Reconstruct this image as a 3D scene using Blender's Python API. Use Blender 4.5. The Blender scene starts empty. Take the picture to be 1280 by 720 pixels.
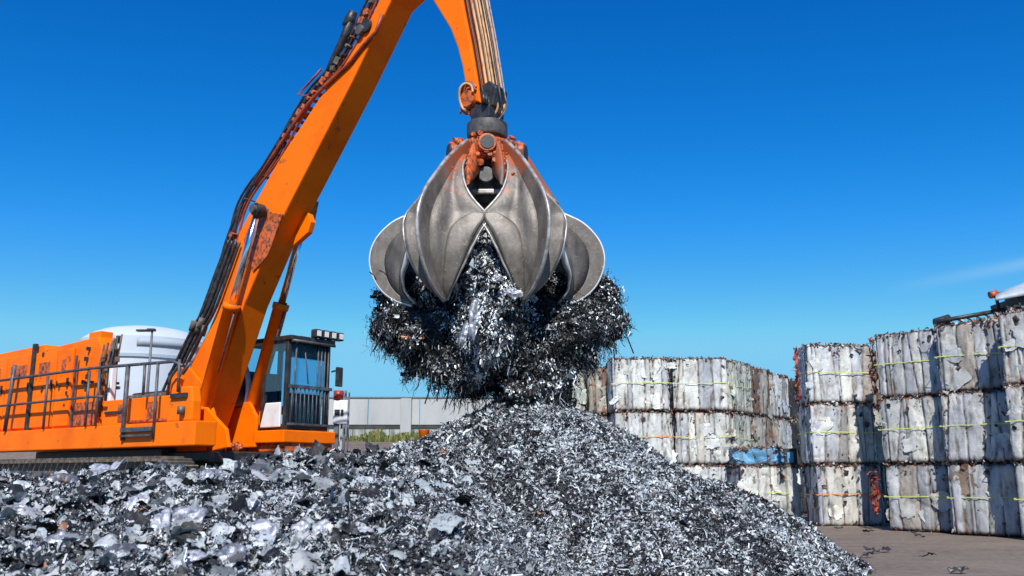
import bpy, math, random
import numpy as np
from mathutils import Vector, Matrix, noise as mn

R = random.Random(7)
NR = np.random.default_rng(11)
scene = bpy.context.scene
COL = scene.collection
PI = math.pi

# ------------------------------------------------------------------ camera model
F = 1150.0
CAMH = 1.15
TH = math.atan(235 / 1150.0)


def ray(px, py):
    x = (px - 640) / F
    yc = (360 - py) / F
    return Vector((x, math.cos(TH) - yc * math.sin(TH), math.sin(TH) + yc * math.cos(TH)))


def at(px, py, Y):
    d = ray(px, py)
    t = Y / d.y
    return Vector((d.x * t, Y, CAMH + d.z * t))


OX, OY = -5.04, 17.78
FW = (0.8, -0.6)
SD = (0.6, 0.8)


def pl(px, py, v):
    """measured point on the lengthwise plane of the machine at side offset v -> (u, v, z) in machine space"""
    d = ray(px, py)
    a = d.x * SD[0] + d.y * SD[1]
    b = v + OX * SD[0] + OY * SD[1]
    t = b / a
    X, Y, Z = d.x * t, d.y * t, CAMH + d.z * t
    return Vector(((X - OX) * FW[0] + (Y - OY) * FW[1], v, Z))


# ------------------------------------------------------------------ materials
def new_mat(name):
    m = bpy.data.materials.new(name)
    m.use_nodes = True
    nt = m.node_tree
    return m, nt, nt.nodes['Principled BSDF']


def N(nt, t, **kw):
    n = nt.nodes.new(t)
    for k, v in kw.items():
        setattr(n, k, v)
    return n


def noise_fac(nt, scale, lo, hi, detail=6, stretch=None, rough=.6, coord='Object'):
    tc = N(nt, 'ShaderNodeTexCoord')
    src = tc.outputs[coord]
    if stretch:
        mp = N(nt, 'ShaderNodeMapping')
        mp.inputs['Scale'].default_value = stretch
        nt.links.new(src, mp.inputs[0])
        src = mp.outputs[0]
    nz = N(nt, 'ShaderNodeTexNoise')
    nz.inputs['Scale'].default_value = scale
    nz.inputs['Detail'].default_value = detail
    nz.inputs['Roughness'].default_value = rough
    nt.links.new(src, nz.inputs['Vector'])
    mr = N(nt, 'ShaderNodeMapRange')
    mr.inputs['From Min'].default_value = lo
    mr.inputs['From Max'].default_value = hi
    nt.links.new(nz.outputs['Fac'], mr.inputs['Value'])
    return mr.outputs[0], nz


def mixc(nt, fac, a, b):
    mx = N(nt, 'ShaderNodeMix', data_type='RGBA')
    if isinstance(fac, float):
        mx.inputs[0].default_value = fac
    else:
        nt.links.new(fac, mx.inputs[0])
    for i, c in ((6, a), (7, b)):
        if isinstance(c, tuple):
            mx.inputs[i].default_value = (*c, 1)
        else:
            nt.links.new(c, mx.inputs[i])
    return mx.outputs[2]


def bump(nt, bsdf, src, strength=.3, dist=.02):
    b = N(nt, 'ShaderNodeBump')
    b.inputs['Strength'].default_value = strength
    b.inputs['Distance'].default_value = dist
    nt.links.new(src, b.inputs['Height'])
    nt.links.new(b.outputs[0], bsdf.inputs['Normal'])


def worn(name, c1, c2, scale=3, lo=.5, hi=.7, rough=.45, metal=0., stretch=None, c3=None, s3=12, bmp=.15, spec=.5):
    m, nt, b = new_mat(name)
    f, nz = noise_fac(nt, scale, lo, hi, stretch=stretch)
    c = mixc(nt, f, c1, c2)
    if c3:
        f3, _ = noise_fac(nt, s3, .62, .70, detail=8)
        c = mixc(nt, f3, c, c3)
    nt.links.new(c, b.inputs['Base Color'])
    b.inputs['Roughness'].default_value = rough
    b.inputs['Metallic'].default_value = metal
    b.inputs['Specular IOR Level'].default_value = spec
    if bmp:
        f4, n4 = noise_fac(nt, 25, 0, 1)
        bump(nt, b, f4, bmp, .01)
    return m


def attr_mat(name, rough=.4, metal=0., dirt=None, dirt_scale=8, dlo=.55, dhi=.75, bmp=0, stretch=None, spec=.5):
    m, nt, b = new_mat(name)
    a = N(nt, 'ShaderNodeAttribute', attribute_name='Col')
    c = a.outputs['Color']
    if dirt:
        f, _ = noise_fac(nt, dirt_scale, dlo, dhi, detail=8, stretch=stretch)
        c = mixc(nt, f, c, dirt)
    nt.links.new(c, b.inputs['Base Color'])
    b.inputs['Roughness'].default_value = rough
    b.inputs['Metallic'].default_value = metal
    b.inputs['Specular IOR Level'].default_value = spec
    if bmp:
        f4, _ = noise_fac(nt, 30, 0, 1)
        bump(nt, b, f4, bmp, .02)
    return m


M = {}
M['orange'] = worn('orange_paint', (.93, .175, .001), (.80, .125, .001), 1.2, .45, .7, .5, c3=(.34, .09, .02), s3=2.6, bmp=.08, spec=.15)
M['orange_grime'] = worn('grimy_orange_paint', (.62, .12, .02), (.10, .04, .022), 13, .42, .62, .5, c3=(.42, .30, .22), s3=16, bmp=.5)  # grimy paint; also paints the shadow in the recess and beside the pin
M['dark'] = worn('black_steel', (.02, .021, .023), (.06, .055, .05), 6, .45, .7, .45)
M['rail'] = worn('rail_grey_paint', (.05, .055, .065), (.13, .13, .14), 6, .45, .7, .5)
M['steel'] = worn('ring_steel', (.07, .07, .068), (.15, .14, .13), 9, .4, .7, .5, .2, bmp=.3)
M['chrome'] = worn('chrome_rod', (.75, .78, .8), (.6, .6, .62), 6, .5, .7, .15, 1.)
M['white_plastic'] = worn('white_plastic', (.75, .76, .75), (.55, .55, .52), 4, .5, .8, .5)
M['hose_tan'] = worn('tan_hose_sleeve', (.62, .36, .17), (.30, .15, .07), 14, .45, .65, .6, stretch=(1, 1, .3))
M['hose_grey'] = worn('grey_hose', (.30, .30, .31), (.12, .11, .10), 14, .45, .65, .5)
M['hose_black'] = worn('black_rubber', (.018, .018, .02), (.06, .05, .045), 10, .45, .65, .5)
M['hose_red'] = worn('rust_red_pipe', (.35, .06, .02), (.14, .03, .015), 10, .45, .65, .5)
M['tine_polish'] = worn('bright_worn_edge', (.88, .87, .84), (.60, .57, .52), 4, .55, .75, .35, .3)
M['rubble'] = worn('track_mud', (.09, .075, .06), (.20, .17, .14), 9, .45, .65, .95, bmp=.8)
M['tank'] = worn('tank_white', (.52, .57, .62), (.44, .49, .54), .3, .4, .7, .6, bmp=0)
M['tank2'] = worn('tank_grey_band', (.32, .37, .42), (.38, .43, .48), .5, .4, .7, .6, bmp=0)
M['pole'] = worn('pole_grey', (.10, .11, .12), (.16, .16, .17), 3, .4, .7, .5)
M['wall_panel'] = worn('pale_wall_panel', (.44, .45, .44), (.34, .35, .34), .8, .4, .7, .8, stretch=(1, 1, .3))
M['concrete'] = worn('streaked_concrete', (.40, .42, .38), (.10, .13, .09), 2.2, .42, .66, .9, stretch=(2.4, 2.4, .35))
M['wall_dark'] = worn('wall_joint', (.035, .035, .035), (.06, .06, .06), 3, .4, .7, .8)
M['strap'] = worn('yellow_strap', (.58, .66, .16), (.42, .44, .24), 6, .45, .75, .5, bmp=0)
M['strap_orange'] = worn('orange_strap', (.75, .24, .06), (.5, .2, .1), 6, .45, .75, .5, bmp=0)
M['blue'] = worn('blue_sheet', (.13, .38, .62), (.09, .28, .5), 3, .45, .7, .4, c3=(.05, .05, .05), s3=9)
M['red'] = worn('red_lamp', (.45, .04, .02), (.2, .02, .01), 8, .4, .7, .4)
M['pale_hood'] = worn('pale_hood', (.40, .46, .50), (.25, .3, .33), 2, .4, .7, .5)
M['bale'] = attr_mat('crushed_sheet_metal', .5, .1, (.13, .105, .085), 6, .52, .72, .5, stretch=(1, 1, .3), spec=.4)
M['flake'] = attr_mat('shredded_metal', .6, .2, (.07, .075, .085), 26, .54, .66, bmp=.4)
M['flake_load'] = attr_mat('shredded_metal_load', .45, .2)
M['core'] = worn('dark_fines', (.012, .013, .016), (.035, .036, .042), 18, .4, .65, .9, bmp=.8)  # near-black colour stands for the shaded gaps between shreds
M['weed'] = attr_mat('weed_leaf', .7)

m, nt, b = new_mat('cab_glass')
b.inputs['Base Color'].default_value = (.38, .72, .88, 1)
b.inputs['Roughness'].default_value = .04
b.inputs['Transmission Weight'].default_value = .92
b.inputs['IOR'].default_value = 1.08
M['glass'] = m

# tine steel: brushed grey brown, remnants of orange paint near the hinge
m, nt, b = new_mat('worn_tine_steel')
f, _ = noise_fac(nt, 5, .35, .7, stretch=(1, 1, .5), detail=8)
c = mixc(nt, f, (.20, .175, .148), (.075, .063, .052))
f2, _ = noise_fac(nt, 22, .60, .72, detail=8)
c = mixc(nt, f2, c, (.32, .29, .25))
tc = N(nt, 'ShaderNodeTexCoord')
sp = N(nt, 'ShaderNodeSeparateXYZ')
nt.links.new(tc.outputs['Object'], sp.inputs[0])
f3, nz3 = noise_fac(nt, 5, .3, .7)
ad = N(nt, 'ShaderNodeMath', operation='MULTIPLY_ADD')
nt.links.new(f3, ad.inputs[0])
ad.inputs[1].default_value = .9
nt.links.new(sp.outputs['Z'], ad.inputs[2])
mr = N(nt, 'ShaderNodeMapRange')
mr.inputs['From Min'].default_value = -.75
mr.inputs['From Max'].default_value = -.35
nt.links.new(ad.outputs[0], mr.inputs['Value'])
c = mixc(nt, mr.outputs[0], c, (.36, .095, .035))
nt.links.new(c, b.inputs['Base Color'])
b.inputs['Metallic'].default_value = .15
b.inputs['Roughness'].default_value = .50
f4, _ = noise_fac(nt, 18, 0, 1, detail=8)
bump(nt, b, f4, .35, .012)
M['tine'] = m
M['tine_edge'] = worn('polished_tine_edge', (.50, .47, .43), (.20, .175, .15), 6, .40, .65, .4, .35)

# ground
m, nt, b = new_mat('yard_dirt')
f, _ = noise_fac(nt, .9, .35, .7, detail=10, stretch=(.6, 1.3, 1), rough=.65)
c = mixc(nt, f, (.185, .142, .108), (.095, .071, .055))
f2, _ = noise_fac(nt, 9, .45, .75, detail=10)
c = mixc(nt, f2, c, (.23, .185, .145))
nt.links.new(c, b.inputs['Base Color'])
b.inputs['Roughness'].default_value = .95
f4, _ = noise_fac(nt, 5, 0, 1, detail=12, stretch=(.5, 1.6, 1))
bump(nt, b, f4, .7, .06)
M['ground'] = m


# ------------------------------------------------------------------ object helpers
def tag(o, label=None, cat=None, group=None, kind=None):
    if label: o['label'] = label
    if cat: o['category'] = cat
    if group: o['group'] = group
    if kind: o['kind'] = kind
    return o


def empty(name, loc, rz, label, cat, group=None):
    o = bpy.data.objects.new(name, None)
    o.empty_display_size = .2
    COL.objects.link(o)
    o.location = loc
    o.rotation_euler = (0, 0, rz)
    return tag(o, label, cat, group)


class MB:
    def __init__(s):
        s.v = []
        s.f = []
        s.sm = []

    def add(s, vs, fs, smooth=False):
        n = len(s.v)
        s.v += [tuple(p) for p in vs]
        s.f += [tuple(i + n for i in f) for f in fs]
        s.sm += [smooth] * len(fs)
        return s

    def box(s, a, b, mat=None):
        x0, y0, z0 = a
        x1, y1, z1 = b
        x0, x1 = min(x0, x1), max(x0, x1)
        y0, y1 = min(y0, y1), max(y0, y1)
        z0, z1 = min(z0, z1), max(z0, z1)
        vs = [Vector(p) for p in ((x0, y0, z0), (x1, y0, z0), (x1, y1, z0), (x0, y1, z0), (x0, y0, z1), (x1, y0, z1), (x1, y1, z1), (x0, y1, z1))]
        if mat: vs = [mat @ p for p in vs]
        return s.add(vs, [(0, 3, 2, 1), (4, 5, 6, 7), (0, 1, 5, 4), (1, 2, 6, 5), (2, 3, 7, 6), (3, 0, 4, 7)])

    def prism(s, pts, y0, y1, smooth=False):
        """polygon in the x/z plane extruded along y"""
        n = len(pts)
        ar = sum(pts[i][0] * pts[(i + 1) % n][1] - pts[(i + 1) % n][0] * pts[i][1] for i in range(n))
        if ar < 0: pts = pts[::-1]
        vs = [(p[0], y0, p[1]) for p in pts] + [(p[0], y1, p[1]) for p in pts]
        fs = [tuple(range(n)), tuple(range(2 * n - 1, n - 1, -1))]
        fs += [((i + 1) % n, i, n + i, n + (i + 1) % n) for i in range(n)]
        return s.add(vs, fs)

    def tube(s, pts, r, seg=8, caps=True):
        pts = [Vector(p) for p in pts]
        n = len(pts)
        rr = r if isinstance(r, (list, tuple)) else [r] * n
        vs = []
        prev = None
        for i, p in enumerate(pts):
            t = (pts[min(i + 1, n - 1)] - pts[max(i - 1, 0)]).normalized()
            if prev is None:
                ax = Vector((0, 0, 1)) if abs(t.z) < .9 else Vector((1, 0, 0))
                a = t.cross(ax).normalized()
            else:
                a = (prev - t * prev.dot(t)).normalized()
            prev = a
            b_ = t.cross(a)
            for k in range(seg):
                an = 2 * PI * k / seg
                vs.append(p + (a * math.cos(an) + b_ * math.sin(an)) * rr[i])
        fs = []
        for i in range(n - 1):
            for k in range(seg):
                k2 = (k + 1) % seg
                fs.append((i * seg + k, i * seg + k2, (i + 1) * seg + k2, (i + 1) * seg + k))
        s.add(vs, fs, True)
        if caps:
            m0 = len(s.v) - len(vs)
            s.f.append(tuple(m0 + k for k in range(seg))[::-1]); s.sm.append(False)
            s.f.append(tuple(m0 + (n - 1) * seg + k for k in range(seg))); s.sm.append(False)
        return s

    def grid(s, rows, smooth=True, closed=False):
        n = len(rows); m_ = len(rows[0])
        vs = [p for r_ in rows for p in r_]
        fs = []
        for i in range(n - 1):
            for k in range(m_ if closed else m_ - 1):
                k2 = (k + 1) % m_
                fs.append((i * m_ + k, i * m_ + k2, (i + 1) * m_ + k2, (i + 1) * m_ + k))
        return s.add(vs, fs, smooth)

    def build(s, name, mat, parent=None, bevel=0, solid=0, loc=None):
        me = bpy.data.meshes.new(name)
        me.from_pydata(s.v, [], s.f)
        me.polygons.foreach_set('use_smooth', s.sm)
        me.materials.append(mat)
        me.update()
        o = bpy.data.objects.new(name, me)
        COL.objects.link(o)
        if parent: o.parent = parent
        if loc is not None: o.location = loc
        if solid:
            md = o.modifiers.new('thickness', 'SOLIDIFY'); md.thickness = solid; md.offset = 0
        if bevel:
            md = o.modifiers.new('bevel', 'BEVEL'); md.width = bevel; md.segments = 2; md.limit_method = 'ANGLE'; md.angle_limit = .6
        return o


def np_mesh(name, V, Fq, Cv=None, mat=None, smooth=False, parent=None):
    me = bpy.data.meshes.new(name)
    k = Fq.shape[1]
    me.vertices.add(len(V)); me.vertices.foreach_set('co', V.astype(np.float32).ravel())
    me.loops.add(Fq.size); me.loops.foreach_set('vertex_index', Fq.astype(np.int32).ravel())
    me.polygons.add(len(Fq)); me.polygons.foreach_set('loop_start', np.arange(0, Fq.size, k, dtype=np.int32))
    if smooth: me.polygons.foreach_set('use_smooth', np.ones(len(Fq), dtype=bool))
    me.update(calc_edges=True)
    if Cv is not None:
        ca = me.color_attributes.new('Col', 'FLOAT_COLOR', 'POINT')
        c4 = np.ones((len(V), 4), dtype=np.float32); c4[:, :3] = Cv
        ca.data.foreach_set('color', c4.ravel())
    if mat: me.materials.append(mat)
    o = bpy.data.objects.new(name, me)
    COL.objects.link(o)
    if parent: o.parent = parent
    return o


def unit(a):
    return a / np.maximum(np.linalg.norm(a, axis=-1, keepdims=True), 1e-9)


def flakes(P, Nn, T, L, W, Cc, curl=.6, seg=2):
    """curled shreds: strips of seg quads; P centre, Nn face normal, T long axis, L/W sizes, Cc colour"""
    n = len(P)
    Nn = unit(Nn); T = unit(T - Nn * np.sum(T * Nn, 1, keepdims=True)); B = np.cross(Nn, T)
    cu = (NR.random(n) * 2 - 1) * curl
    tw = (NR.random(n) * 2 - 1) * .9
    V = np.zeros((n, seg + 1, 2, 3))
    for i in range(seg + 1):
        s_ = i / seg - .5
        ang = tw * s_
        b_ = B * np.cos(ang)[:, None] + Nn * np.sin(ang)[:, None]
        c = P + B * (L * (NR.random(n) - .5) * .22)[:, None] + T * (L * s_)[:, None] + Nn * (cu * L * (s_ * s_ * 4 - .3) * .5)[:, None]
        wv = W * (.35 + .95 * NR.random(n)) * (1 - .45 * NR.random(n) * abs(s_) * 2)
        V[:, i, 0] = c - b_ * (wv / 2)[:, None]
        V[:, i, 1] = c + b_ * (wv / 2)[:, None]
    V = V.reshape(n * (seg + 1) * 2, 3)
    base = (np.arange(n) * (seg + 1) * 2)[:, None]
    fs = []
    for i in range(seg):
        fs.append(base + np.array([[i * 2, i * 2 + 1, i * 2 + 3, i * 2 + 2]]))
    Fq = np.concatenate(fs, 0)
    Cv = np.repeat(Cc, (seg + 1) * 2, axis=0)
    return V, Fq, Cv


def cat(parts):
    Vs, Fs, Cs = [], [], []
    off = 0
    for V, Fq, Cv in parts:
        Vs.append(V); Fs.append(Fq + off); Cs.append(Cv); off += len(V)
    return np.concatenate(Vs), np.concatenate(Fs), np.concatenate(Cs)


def fl_colors(n, pd=.4, bright=.75, tint=.06, P=None, sc=.35):
    if P is not None:
        w_ = vnoise(P[:, 0] + P[:, 2] * .7, P[:, 1] * .8 - P[:, 2], sc, 21) * .6 + vnoise(P[:, 0] - P[:, 2] * .5, P[:, 1] + P[:, 2], sc * .4, 22) * .4
        pd = np.clip(pd + (w_ - .5) * 1.4, .05, .96)
    u = NR.random(n)
    g = np.where(u < pd, .008 + .04 * NR.random(n) ** 2, np.where(u < pd + .16, .12 + .25 * NR.random(n), bright * (.7 + .45 * NR.random(n))))
    c = np.stack([g, g, g], 1)
    c[:, 0] *= 1 - tint * NR.random(n) * 2.2
    c[:, 2] *= 1 + tint * NR.random(n)
    k = NR.random(n) < .008
    c[k] = np.array([.30, .14, .07])
    return np.clip(c, 0, .95)


def crumples(P, Nn, S, Cc, amp=.5, m=6):
    """small dished and folded plates, m x m grid squeezed into a rounded outline"""
    n = len(P)
    Nn = unit(Nn); T = rnd_dir(n); T = unit(T - Nn * np.sum(T * Nn, 1, keepdims=True)); B = np.cross(Nn, T)
    u, v = np.meshgrid(np.linspace(-1, 1, m), np.linspace(-1, 1, m))
    u = u.ravel()[None]; v = v.ravel()[None]
    mix = NR.random(n)[:, None]
    uu = u * (np.sqrt(1 - v * v / 2) * mix + (1 - mix)); vv = v * (np.sqrt(1 - u * u / 2) * mix + (1 - mix))
    edge = np.maximum(abs(u), abs(v)) ** 3
    rr = 1 + edge * (NR.random((n, m * m)) - .5) * .35
    asp = (.35 + .65 * NR.random(n))[:, None]
    X = uu * rr; Y = vv * rr * asp
    ph = NR.random((n, 4)) * 6.28; fr = 1 + 2.2 * NR.random((n, 2))
    Z = amp * (.35 * np.sin(X * fr[:, :1] + ph[:, :1]) + .3 * np.sin(Y / asp * fr[:, 1:] + ph[:, 1:2]) + .5 * (NR.random(n)[:, None] - .3) * (X * X + Y * Y)) + .05 * NR.normal(size=X.shape)
    h = (S / 2)[:, None]
    V = P[:, None, :] + T[:, None, :] * (X * h)[:, :, None] + B[:, None, :] * (Y * h)[:, :, None] + Nn[:, None, :] * (Z * h)[:, :, None]
    q = np.arange(m * m).reshape(m, m)
    f = np.stack([q[:-1, :-1], q[:-1, 1:], q[1:, 1:], q[1:, :-1]], -1).reshape(-1, 4)
    Fq = (np.arange(n) * m * m)[:, None, None] + f[None]
    return V.reshape(-1, 3), Fq.reshape(-1, 4), np.repeat(Cc, m * m, axis=0)


# ------------------------------------------------------------------ terrain
def sstep(a, b_, x):
    t = np.clip((x - a) / (b_ - a), 0, 1)
    return t * t * (3 - 2 * t)


def ground_z(x, y):
    x = np.asarray(x, float); y = np.asarray(y, float)
    mask = sstep(1.2, -1.4, x)
    return mask * (.35 * sstep(9, 14, y) + 1.95 * sstep(22, 32, y))


CX = np.array([-400, 0, 60, 90, 115, 140, 170, 200, 250, 290, 320, 360, 420, 460, 640, 900.])
CY = np.array([611, 611, 608, 599, 594, 600, 604, 597, 600, 598, 591, 581, 573, 574, 592, 606.])


def vnoise(x, y, s, seed=0):
    """cheap value noise"""
    x = np.asarray(x) / s + seed * 17.3; y = np.asarray(y) / s + seed * 9.1
    xi = np.floor(x); yi = np.floor(y); fx = x - xi; fy = y - yi
    def h(a, b_):
        v = np.sin(a * 127.1 + b_ * 311.7 + seed) * 43758.5453
        return v - np.floor(v)
    fx = fx * fx * (3 - 2 * fx); fy = fy * fy * (3 - 2 * fy)
    return (h(xi, yi) * (1 - fx) + h(xi + 1, yi) * fx) * (1 - fy) + (h(xi, yi + 1) * (1 - fx) + h(xi + 1, yi + 1) * fx) * fy


def pile_z(x, y):
    x = np.asarray(x, float); y = np.asarray(y, float)
    # main cone
    dx = x - .26; dy = y - 14.0
    dx = np.where(dx > 0, dx * 1.06, dx)
    ang = np.arctan2(dy, dx)
    r = np.sqrt(dx * dx + dy * dy) * (1 + .05 * np.sin(3 * ang + 1) + .03 * np.sin(7 * ang))
    cone = 2.44 - .495 * np.sqrt(r * r + .45 ** 2)
    cone = cone + .06 * np.sin(r * 2.3 + ang * 2) * np.clip(r / 2, 0, 1)
    # long low heap on the left
    yc = 11.5
    crest_px = 640 + 1150 * x / yc
    crest_py = np.interp(crest_px, CX, CY)
    cz = CAMH + (594 - crest_py) / 1150 * yc * 1.03
    front = .30 + (cz - .30) * sstep(2.5, yc, y)
    back = cz - .55 * np.maximum(y - yc - .3, 0)
    heap = np.where(y < yc + .3, front, back)
    mask = sstep(2.4, -.6, x + .12 * (y - 8))
    heap = -1 + (heap + 1) * mask
    g = ground_z(x, y)
    k = .18
    h = np.clip(.5 + .5 * (cone - heap) / k, 0, 1)
    z = heap * (1 - h) + cone * h + k * h * (1 - h)
    nz = (vnoise(x, y, .9, 1) - .5) * .16 + (vnoise(x, y, .35, 2) - .5) * .10 + (vnoise(x, y, .14, 3) - .5) * .06
    nl = sstep(.5, -2.0, x) * ((vnoise(x, y, .5, 4) - .5) * .12)
    return z + nz + nl


# ground sheet: fine near, coarse to the horizon
def axis(lo, hi, step, far):
    mid = list(np.arange(lo, hi + .01, step))
    ext = [1.5, 4, 9, 20, 45, 100, 250, 700, far]
    return np.array([lo - e for e in ext[::-1]] + mid + [hi + e for e in ext])


gx = axis(-24, 24, .4, 2500); gy = axis(-4, 44, .4, 2500)
GX, GY = np.meshgrid(gx, gy)
GZ = ground_z(GX, GY) + (vnoise(GX, GY, 1.7, 8) - .5) * .05 * (np.abs(GX) < 23)
V = np.stack([GX, GY, GZ], -1).reshape(-1, 3)
ni, nj = GX.shape
idx = np.arange(ni * nj).reshape(ni, nj)
Fq = np.stack([idx[:-1, :-1], idx[:-1, 1:], idx[1:, 1:], idx[1:, :-1]], -1).reshape(-1, 4)
tag(np_mesh('ground', V, Fq, None, M['ground'], True), kind='structure')

# ------------------------------------------------------------------ scrap pile
px_ = np.arange(-9.5, 6.2, .05); py_ = np.arange(2.2, 19.5, .05)
PX, PY = np.meshgrid(px_, py_)
PZ = pile_z(PX, PY)
GG = ground_z(PX, PY)
keep = PZ > GG - .12
PZv = np.maximum(PZ, GG - .15)
V = np.stack([PX, PY, PZv], -1).reshape(-1, 3)
ni, nj = PX.shape
idx = np.arange(ni * nj).reshape(ni, nj)
kq = keep[:-1, :-1] | keep[1:, 1:] | keep[1:, :-1] | keep[:-1, 1:]
Fq = np.stack([idx[:-1, :-1], idx[:-1, 1:], idx[1:, 1:], idx[1:, :-1]], -1)[kq]
used, inv = np.unique(Fq, return_inverse=True)
baseV = V[used]; baseF = inv.reshape(Fq.shape)
baseC = np.repeat(np.array([[.02, .021, .025]]), len(baseV), 0)


def sample_pile(n, ymin, ymax, xmin=-9.3, xmax=6, near_pow=1.6, cond=None):
    out = []
    tot = 0
    while tot < n:
        m_ = n * 3
        x = NR.uniform(xmin, xmax, m_); y = NR.uniform(ymin, ymax, m_)
        ok = NR.random(m_) < (ymin / y) ** near_pow
        vis = np.abs(x) < (y * .60 + .4)
        z = pile_z(x, y)
        ok &= vis & (z > ground_z(x, y) - .02)
        if cond is not None: ok &= cond(x, y)
        out.append(np.stack([x, y, z], 1)[ok]); tot += ok.sum()
    P = np.concatenate(out)[:n]
    e = .06
    zx = (pile_z(P[:, 0] + e, P[:, 1]) - pile_z(P[:, 0] - e, P[:, 1])) / (2 * e)
    zy = (pile_z(P[:, 0], P[:, 1] + e) - pile_z(P[:, 0], P[:, 1] - e)) / (2 * e)
    Nn = unit(np.stack([-zx, -zy, np.ones(n)], 1))
    return P, Nn


def rnd_dir(n):
    return unit(NR.normal(size=(n, 3)))


parts = []
# fine shred over everything
n = 270000
P, Nn = sample_pile(n, 4.0, 18.5, near_pow=.9)
size = NR.lognormal(-3.60, .36, n) * np.clip(P[:, 1] / 12, .55, 1.1)
P = P + Nn * (NR.random(n) * .06)[:, None]
parts.append(flakes(P, Nn + rnd_dir(n) * .95, rnd_dir(n), size * 1.6, size * (.35 + .6 * NR.random(n)), fl_colors(n, .47, .60, P=P, sc=.22), .9))
# thin springy bits
n = 16000
P, Nn = sample_pile(n, 4.5, 18, near_pow=.6)
parts.append(flakes(P + Nn * .03, rnd_dir(n), Nn * .6 + rnd_dir(n) * .9, .06 + .09 * NR.random(n), .004 + .010 * NR.random(n), fl_colors(n, .45, .8), .9))
n_flat = sum(len(q_[1]) for q_ in parts)
# crumpled pieces: everywhere small, larger on the left heap
n = 15000
P, Nn = sample_pile(n, 3.0, 17.0, near_pow=.5)
S = NR.lognormal(-2.95, .35, n) * np.clip(P[:, 1] / 10, .5, 1)
parts.append(crumples(P + Nn * .03, Nn + rnd_dir(n) * .6, S, fl_colors(n, .42, .50, P=P, sc=.3), .9, 4))
left = lambda x, y: (NR.random(len(x)) < .03 + .97 * sstep(.2, -1.8, x + .1 * (y - 6)))
n = 9000
P, Nn = sample_pile(n, 2.8, 12.4, -9, 1.0, 1.0, left)
S = NR.lognormal(-2.62, .48, n) * np.clip(P[:, 1] / 9, .5, 1)
parts.append(crumples(P + Nn * (.02 + .05 * NR.random(n))[:, None], Nn + rnd_dir(n) * .55, S, fl_colors(n, .42, .47, P=P, sc=.3), 1.0, 7))
n = 300
P, Nn = sample_pile(n, 3.2, 12.0, -8.5, .2, .8, lambda x, y: x < -.4)
S = (.12 + .16 * NR.random(n) ** 2) * np.clip(P[:, 1] / 8, .5, 1)
parts.append(crumples(P + Nn * .06, Nn + rnd_dir(n) * .4, S, fl_colors(n, .30, .42), .7, 9))
# curled ribbons
n = 700
P, Nn = sample_pile(n, 3.5, 15.5, -7, 4.5, .6)
parts.append(flakes(P + Nn * .05, Nn + rnd_dir(n) * .4, rnd_dir(n), .10 + .25 * NR.random(n), .012 + .02 * NR.random(n), fl_colors(n, .2, .75), 1.1, 9))
parts.insert(0, (baseV, baseF, baseC))
V, Fq, Cv = cat(parts)
o = np_mesh('scrap_pile', V, Fq, Cv, M['flake'])
sm_ = np.zeros(len(Fq), dtype=bool); sm_[len(baseF) + n_flat:] = True
o.data.polygons.foreach_set('use_smooth', sm_)
tag(o, 'grey and silver heap of finely shredded scrap metal spread across the foreground', 'scrap pile', kind='stuff')


def sheet(name, loc, size, rot, seed, mat, wav=.25, parent=None, outline=None, dome=0.):
    """crumpled thin plate with irregular edge"""
    rg = random.Random(seed)
    na, nr = 28, 7
    rows = []
    rad = [1 + (rg.random() - .5) * .35 for _ in range(na)]
    for i in range(nr):
        t = i / (nr - 1)
        row = []
        for k in range(na):
            a = 2 * PI * k / na
            if outline == 'rect':
                q = 1 / max(abs(math.cos(a)), abs(math.sin(a)))
                q = min(q, 1.3) * (.96 + .04 * rad[k])
            else:
                q = (rad[k] + rad[(k + 1) % na]) / 2
            x = math.cos(a) * q * t * size[0] / 2
            y = math.sin(a) * q * t * size[1] / 2
            z = mn.noise(Vector((x * 5 / max(size), y * 5 / max(size), seed))) * wav * max(size) * .5 + dome * (1 - t * t) * max(size)
            row.append((x, y, z))
        rows.append(row)
    mb = MB().grid(rows, True, True)
    o = mb.build(name, mat, parent, solid=.006)
    o.location = loc
    o.rotation_euler = rot
    return o


M['alu'] = worn('pale_aluminium', (.45, .47, .51), (.16, .17, .19), 18, .40, .60, .42, .5, bmp=.8, c3=(.05, .05, .06), s3=30)
M['alu_bright'] = worn('bright_sheet', (.58, .60, .64), (.26, .27, .30), 16, .42, .60, .42, .35, bmp=.8, c3=(.06, .06, .07), s3=30)
M['alu_dark'] = worn('dull_dark_sheet', (.13, .135, .15), (.28, .28, .30), 7, .45, .7, .45, .5, bmp=.5)


def on_pile(px, py):
    d = ray(px, py)
    t = 3.0
    while t < 24:
        p = Vector((d.x * t, d.y * t, CAMH + d.z * t))
        if p.z < float(pile_z(p.x, p.y)):
            return p
        t += .02
    return p


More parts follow.
